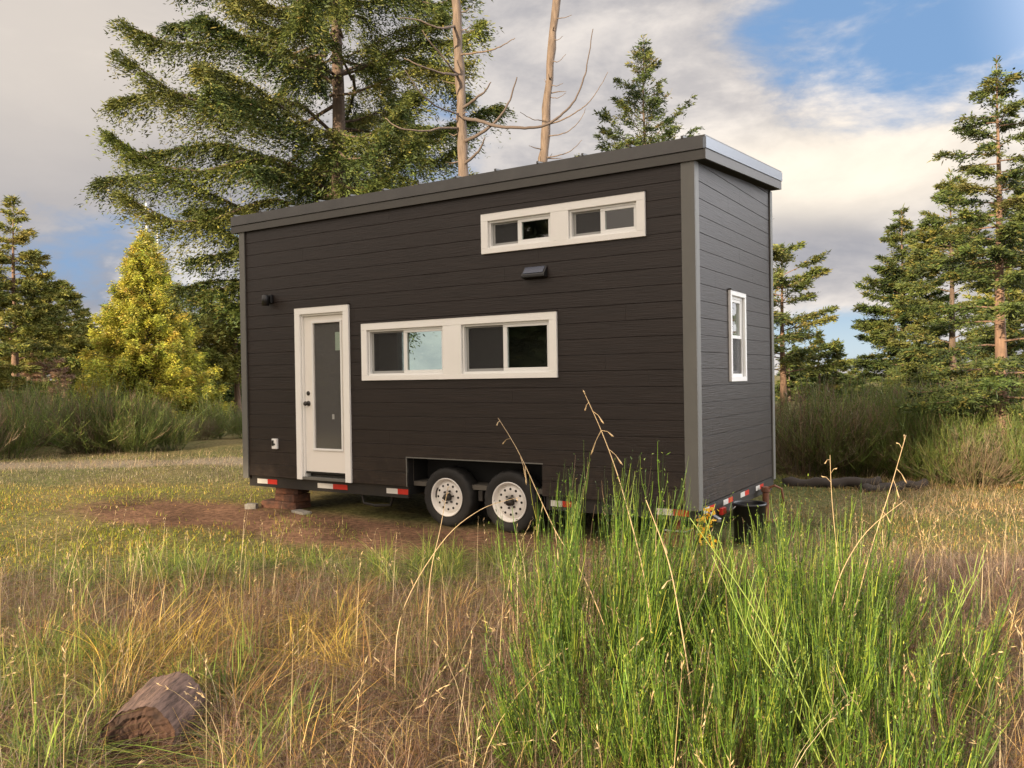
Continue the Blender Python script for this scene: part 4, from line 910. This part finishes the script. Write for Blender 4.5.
# dark fallen logs at the foot of the right thicket
for (a, b, r, lb) in ((PW(784, 488, 11.8), PW(880, 494, 11.6), .075, 'long dark fallen log at the foot of the broom thicket right of the house'), (PW(862, 500, 11.2), PW(925, 497, 11.6), .055, 'shorter dark fallen log lying right of the long one before the thicket')):
    a.z = r*.8; b.z = r*1.1; m = MB(); n_ = 12; m.tube([Vector((0, 0, 0)).lerp(b-a, i/n_)+Vector((0, .02*math.sin(i), .02*math.sin(i*1.7))) for i in range(n_+1)], [r*(1+.12*math.sin(i*2.1)) for i in range(n_+1)], 10)
    o = m.build('fallen_log', M['darkwood'], None, smooth=True); o.location = a; tag(o, lb, 'log')

# ------------------------------------------------------------------ grass
def field(rng, n, Y0, Y1, margin=.75, ypow=1.0):
    y = Y0+(Y1-Y0)*rng.uniform(0, 1, n)**ypow; x = rng.uniform(-1, 1, n)*(y*margin+1.2); return x, y
def blades(rng, x, y, h, wd, K, bend, cols, wind=(.0, .0)):
    n = len(x); t = np.linspace(0, 1, K)[None]; az = rng.uniform(0, 2*np.pi, n); b = (bend*np.abs(rng.normal(.6, .5, n)))[:, None]
    hh = h[:, None]; ou = hh*b*t**2*.9
    X = x[:, None]+ou*np.cos(az)[:, None]+wind[0]*hh*t**1.5; Y = y[:, None]+ou*np.sin(az)[:, None]+wind[1]*hh*t**1.5
    Zz = hz(x, y)[:, None]-.01+hh*(t-np.minimum(.42*b, .75)*t**2.2)
    P = np.stack([X, Y, Zz], -1); W = wd[:, None]*(1-.85*t**1.3); sa = az+np.pi/2+rng.normal(0, .5, n); sd = np.stack([np.cos(sa), np.sin(sa), np.zeros(n)], -1)
    V, Q = ribbons(P, W, sd); tip_ = np.repeat(cols, K*2, 0)
    return V, Q, tip_
TAN = np.array([(.46, .285, .085), (.52, .38, .16), (.27, .145, .06), (.17, .09, .05), (.12, .075, .045)]); GRN = np.array([(.095, .14, .024), (.15, .195, .034), (.05, .08, .018), (.22, .22, .05)]); BRN = np.array([(.14, .078, .052), (.19, .115, .08), (.07, .042, .03)])
def pick(rng, arr, n): return arr[rng.integers(0, len(arr), n)]*np.exp(rng.normal(0, .2, (n, 1)))
def clear(x, y, r=0):
    u, wv = to_house(x, y); house = (u > -6.2) & (u < .15) & (wv > -.05) & (wv < 2.65)
    # the log
    lg = (np.abs(x+1.60) < .19) & (y > 3.36) & (y < 3.98); fr = (np.abs(x+.4605*y-.02) < .23) & (y > 2.1) & (y <= 3.38) & (np.sin(x*140+y*60) < .99)
    return ~(house | lg | fr)
rng = np.random.default_rng(100)
parts, cols = [], []
def addp(V, Q, C): parts.append((V, Q)); cols.append(C)
# 1 tall dry and green grass near the viewer
x, y = field(rng, 130000, 2.2, 8.0, .72, .95)
dens = .10+1.0*np.clip(wave(x, y, .22)*1.5-.35, 0, 1); dens *= np.clip((6.5+.6*fnoise(x, y, .7)-y)/1.2, .0, 1); dens *= 1-.92*dirt_mask(x, y)
cl_ = clear(x, y); keep = (rng.uniform(0, 1, len(x)) < dens) & cl_; x, y = x[keep], y[keep]; n_ = len(x)
zone = wave(x+11, y-4, .55); px_ = x/y
gfr = np.where(px_ < -.50, .50, np.where(px_ < -.28, .18, np.where(px_ < .02, .20, .60))); gfr = gfr+(zone-.5)*.7; gfr = np.where((px_ > .50), .25, gfr)
isg = rng.uniform(0, 1, n_) < gfr; isb = (~isg) & (rng.uniform(0, 1, n_) < np.where((px_ > -.20) & (px_ < .10) | (px_ > .44), .70, .42))
C = pick(rng, TAN, n_); C[isg] = pick(rng, GRN, isg.sum()); C[isb] = pick(rng, BRN, isb.sum())
h = rng.uniform(.14, .46, n_)*(.65+.7*wave(x, y, .5))*np.clip((8.4-y)/3.2, .28, 1); h *= np.where(px_ < -.5, .75, 1)
lodge = (.10+.55*(wave(x+3, y+9, .8)-.5)); addp(*blades(rng, x, y, h, rng.uniform(.0025, .0055, n_), 6, 2.6, C, (.16, -.10)))
# 2 short turf further back
x, y = field(rng, 290000, 5.0, 19, .72, 1.25)
u_, w_ = to_house(x, y); dens = (1-dirt_mask(x, y)*np.clip(.98-.75*np.clip(wave(x+4, y+2, .28)*2-1.1, 0, 1), 0, 1))*(.4+.6*wave(x, y, .45))*clear(x, y)*(1-.93*track_mask(x, y)); dens = np.where((w_ > -.1) & (w_ < 2.6) & (u_ > -6) & (u_ < 0), .0, dens)
keep = rng.uniform(0, 1, len(x)) < dens; x, y = x[keep], y[keep]; n_ = len(x)
isg = rng.uniform(0, 1, n_) < np.where(y > 13.0, .30, .70)+.5*(wave(x, y, .9)-.5); isg &= ~((x/y > .33) & (y > 6.8) & (rng.uniform(0, 1, n_) < .72))
C = pick(rng, TAN, n_)*.95; fr_ = np.clip((y-11.5)/3, 0, 1)[:, None]; C = C*(1-fr_)+C.mean(1, keepdims=True)*np.array([1.12, .95, .66])*fr_*.85; C[isg] = pick(rng, GRN, isg.sum())*np.array([1.2, 1.1, 1.0]); lz = ((x/y < -.28) & (y < 13.5))[:, None]; C = np.where(lz, C*np.array([1.35, 1.3, .70]), C)  # left lawn blades tinted brighter and yellower to imitate strong sunlight
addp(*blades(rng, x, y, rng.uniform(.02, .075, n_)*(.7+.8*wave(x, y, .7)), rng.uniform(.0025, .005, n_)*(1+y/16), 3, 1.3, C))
# 3 tall tan grass right of the house and in front of the thickets
x, y = field(rng, 95000, 7.0, 22, .74)
rgt = (x > 2.6+.0*y) & (y > 7.2) & (y < 13.5) & (to_house(x, y)[0] > .5); lft = (x < -5) & (y > 15.5) & (y < 20) & (rng.uniform(0, 1, len(x)) < .35); keep = (rgt & (rng.uniform(0, 1, len(x)) < .25+.9*(wave(x, y, .6)-.1))) | lft
x, y = x[keep], y[keep]; n_ = len(x); C = pick(rng, np.array([(.40, .29, .17), (.33, .23, .13), (.46, .36, .22), (.22, .14, .09)]), n_); isg = rng.uniform(0, 1, n_) < .12+.75*((y < 9.3) & (x > 2.6) & (wave(x+5, y, .7) > .5)); C[isg] = pick(rng, GRN, isg.sum())
addp(*blades(rng, x, y, rng.uniform(.08, .26, n_)*(.6+.8*wave(x, y, .5)), rng.uniform(.003, .006, n_), 5, 2.4, C, (.2, 0)))
# 4 thin tangled dead stems
x, y = field(rng, 90000, 2.3, 6.9, .72); px_ = x/y
keep = (rng.uniform(0, 1, len(x)) < np.where(((px_ > -.2) & (px_ < .12)) | (px_ > .42), .85, .60)) & clear(x, y); x, y = x[keep], y[keep]; n_ = len(x)
addp(*blades(rng, x, y, rng.uniform(.15, .40, n_), rng.uniform(.0018, .0032, n_), 6, 2.2, pick(rng, np.array([(.16, .10, .078), (.25, .17, .12), (.09, .058, .045), (.32, .25, .19)]), n_)))
x, y = field(rng, 110000, 2.2, 7.2, .72); k_ = clear(x, y) & (rng.uniform(0, 1, len(x)) < (1-dirt_mask(x, y))*np.clip((7.2-y)/1.2, 0, 1)*(.35+.65*wave(x+2, y, .35))); x, y = x[k_], y[k_]; n_ = len(x)
addp(*blades(rng, x, y, rng.uniform(.08, .24, n_), rng.uniform(.0022, .0045, n_), 5, 3.2, pick(rng, np.array([(.16, .09, .055), (.26, .155, .085), (.09, .052, .035), (.36, .24, .11), (.12, .12, .035)]), n_), (.15, -.1)))
# 5 broad green tufts at the lower left and along the lawn edge
tuft = [(-2.45+rng.uniform(-.35, .35), 4.2+rng.uniform(-.5, .6)) for _ in range(22)]+[(-2.1+rng.uniform(-.5, .4), 3.4+rng.uniform(-.35, .3)) for _ in range(8)]+[(rng.uniform(-3.6, .4), 6.7+rng.uniform(-.5, .5)) for _ in range(44)]+[(rng.uniform(-3, .2), rng.uniform(3.2, 6)) for _ in range(10)]
for i in range(230):
    tx, ty = rng.uniform(-1, 1)*3.4, rng.uniform(2.6, 6.6)
    if abs(tx) > ty*.72+.3 or (ty > 5.6 and dirt_mask(tx, ty) > .2): continue
    gold = -2.3 < tx < -.9 and 3.9 < ty < 5.4
    n_ = 80; a = rng.uniform(0, 6.28, n_); r = .07*np.sqrt(rng.uniform(0, 1, n_)); x = tx+r*np.cos(a); y = ty+r*np.sin(a); k_ = clear(x, y); x, y = x[k_], y[k_]; n_ = len(x)
    if n_ < 2: continue
    mix_ = rng.uniform(0, 1); src = pick(rng, TAN if mix_ < .62 else (GRN if mix_ < .70 else BRN), n_)
    if gold: src = pick(rng, np.array([(.62, .42, .08), (.50, .33, .08), (.36, .32, .06)]), n_)
    addp(*blades(rng, x, y, rng.uniform(.5, 1.0, n_)*rng.uniform(.26, .58)*np.clip((8.6-ty)/3.5, .5, 1), rng.uniform(.002, .005, n_), 7, 1.9, src, tuple(rng.normal(.08, .32, 2))))
for tx, ty in tuft:
    n_ = 75; a = rng.uniform(0, 6.28, n_); r = .09*np.sqrt(rng.uniform(0, 1, n_)); x = tx+r*np.cos(a); y = ty+r*np.sin(a); k_ = clear(x, y); x, y = x[k_], y[k_]; n_ = len(x)
    if n_ < 2: continue
    addp(*blades(rng, x, y, rng.uniform(.18, .42, n_), rng.uniform(.005, .010, n_), 7, 2.2, pick(rng, GRN, n_)*1.35))
# 6 fine upright flowering stalks
x, y = field(rng, 560, 2.4, 8.0, .72); k_ = clear(x, y) & (dirt_mask(x, y) < .3); x, y = x[k_], y[k_]; n_ = len(x); hh = rng.uniform(.45, .85, n_)*np.where(y > 6.3, .6, 1)*np.where(x/y > .02, .9, 1)
V, Q, C = blades(rng, x, y, hh, rng.uniform(.0028, .0042, n_), 7, .55, pick(rng, np.array([(.48, .37, .20), (.40, .30, .15), (.55, .45, .28)]), n_), (.06, 0)); addp(V, Q, C)
tips = V.reshape(n_, 7, 2, 3).mean(2); ns_ = 9; P_ = (tips[:, 6][:, None]+(tips[:, 5]-tips[:, 6])[:, None]*rng.uniform(-.2, 1.1, (n_, ns_, 1))).reshape(-1, 3); Dd = np.repeat(tips[:, 6]-tips[:, 5], ns_, 0)/np.repeat(np.linalg.norm(tips[:, 6]-tips[:, 5], axis=1)[:, None], ns_, 0)
Vl, Ql = leaves(P_, Dd+rng.normal(0, .3, P_.shape), rng, .022, .004, .1); addp(Vl, Ql, np.repeat(pick(rng, np.array([(.50, .38, .21), (.42, .30, .16)]), len(P_)), 4, 0))
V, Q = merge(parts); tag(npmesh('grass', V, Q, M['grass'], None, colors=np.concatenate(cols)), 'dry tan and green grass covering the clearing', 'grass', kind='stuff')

# ------------------------------------------------------------------ prominent single stalks
def stalk(label, pts, Y0, Y1, r, tops, mt='straw', lf=None, group='tall dry grass stalks in the foreground'):
    P = [PW(px, py, Y0+(Y1-Y0)*i/(len(pts)-1)) for i, (px, py) in enumerate(pts)]
    b = P[0].copy(); P = [p-Vector((b.x, b.y, 0)) for p in P]; P[0].z = min(P[0].z, 0.0) if P[0].z < .25 else P[0].z
    if P[0].z > .02: P = [Vector((P[0].x, P[0].y, 0))]+P
    qq = [P[0]]+P+[P[-1]]; out_ = []
    for i in range(1, len(qq)-2):
        for s in range(6):
            t = s/6; a, b2, c, d = qq[i-1], qq[i], qq[i+1], qq[i+2]; out_.append(.5*((2*b2)+(c-a)*t+(2*a-5*b2+4*c-d)*t*t+(3*b2-a-3*c+d)*t**3))
    out_.append(P[-1]); n_ = len(out_)
    root = empty('grass_stalk', (b.x, b.y, 0), label=label, cat='grass stalk', group=group)
    r = r*.72
    MB().tube(out_, [r*(1-.6*i/n_) for i in range(n_)], 6).build('stem', M[mt], root, smooth=True)
    rs = random.Random(int(abs(b.x)*1000)); m = MB()
    for f, dx, dz in tops:
        p = out_[int(f*(n_-1))]; q = p+Vector((dx, rs.uniform(-.03, .03), dz)); mid = p.lerp(q, .5)+Vector((0, 0, .01))
        m2 = MB(); m2.tube([p, mid, q.lerp(p, .15), q], [r*.5, r*.35, r*1.3, r*.3] if mt == 'straw' else [r*.5, r*.42, r*.32, r*.2], 5); m2.build('spikelet', M[mt], root, smooth=True)
M['straw'] = mat('dry_straw', (.46, .34, .19), .7, nz=(30, .8, (.34, .23, .12), (1, 1, 1)))
M['straw2'] = mat('yellow_green_stem', (.20, .27, .05), .6)
stalk('tall straw stalk with hanging seed spikelets in front of the right wheel', [(640, 690), (590, 590), (555, 530), (520, 455), (498, 418)], 3.9, 4.2, .0045, [(.98, -.02, -.02), (.78, .03, -.13), (.62, -.03, -.16), (.72, .005, -.10), (.86, -.045, -.03), (.5, .015, -.16)])
stalk('tallest dry stalk with fine side twigs rising before the house wall near its corner', [(655, 700), (648, 600), (625, 500), (605, 440), (583, 390)], 3.8, 4.0, .0045, [(.99, -.01, .02), (.8, -.05, -.12), (.88, .05, -.06), (.74, .07, -.08), (.93, -.02, -.04), (.83, .06, -.03)])
stalk('long curved yellow stalk crossing the front of the broom, its tip at the trailer tape', [(700, 780), (692, 700), (680, 620), (668, 560), (646, 500)], 3.2, 3.3, .0048, [(.86, .03, -.07), (.70, -.05, -.03)], 'straw')
stalk('arching straw stalk in front of the left wheel', [(395, 700), (400, 620), (440, 545), (480, 510), (520, 497)], 4.0, 4.4, .004, [(.99, .01, -.01)])
stalk('straight pale stalk standing just below the left wheel', [(425, 640), (430, 580), (440, 530), (448, 487)], 4.6, 4.8, .004, [(.96, .012, .03), (.9, .015, .03), (.84, -.012, .03)])
stalk('dry stalk with drooping spikelets at the right, before the dark thicket', [(850, 640), (868, 560), (890, 490), (906, 435)], 3.9, 4.3, .0045, [(.99, .012, .03), (.86, .06, -.08), (.8, .03, -.1), (.7, .04, -.06), (.93, -.02, .03)])
stalk('crooked dry stalk bending right above the broom at the right', [(820, 690), (830, 610), (860, 540), (905, 500)], 3.7, 3.9, .004, [(.95, .03, -.02), (.9, .02, .03)])
stalk('thin upright dry stalk above the broom between house corner and thicket', [(848, 640), (838, 560), (832, 500), (830, 455)], 4.1, 4.2, .0035, [(.97, -.03, -.02), (.9, .03, .03), (.85, -.04, .03)])
# long bright green shoots
for k, (lb, pts, Y0, Y1) in enumerate([('longest bright green broom shoot leaning left across the clump', [(870, 790), (800, 690), (748, 600), (690, 518)], 2.9, 3.0),
        ('bright green broom shoot leaning left beside the longest one', [(850, 790), (790, 700), (752, 640), (712, 555)], 2.95, 3.1), ('bright green broom shoot with its tip to the right near the brown grass', [(900, 760), (925, 690), (955, 620), (985, 560)], 3.1, 3.3)]):
    stalk(lb, pts, Y0, Y1, .0045, [(f/26, (-1)**f*.035, .13) for f in range(5, 25)], 'shoot' if 'shoot' in M else 'straw2', group='long green broom shoots')
# yellow sprig in front of the near trailer corner
root = empty('yellow_leaf_sprig', hw(.12, -.10), 0, label='small sprig of bright yellow leaves before the near trailer corner', cat='plant')
MB().tube([(0, 0, 0), (.01, 0, .15), (-.02, 0, .30), (.0, 0, .42)], .004, 5).build('stem', M['twig'], root)
rng = np.random.default_rng(5); n_ = 90; z_ = rng.uniform(.10, .44, n_); P_ = np.stack([rng.normal(0, .04, n_)+.03*np.sin(z_*18), rng.normal(0, .03, n_), z_], -1)
V, Q = leaves(P_, rng.normal(0, 1, (n_, 3)), rng, .045, .026, .1); npmesh('leaves', V, Q, M['leaf'], root, colors=np.repeat(hue(rng, n_, [(.75, .42, .03), (.85, .55, .06)], [1, 1], .1), 4, 0))
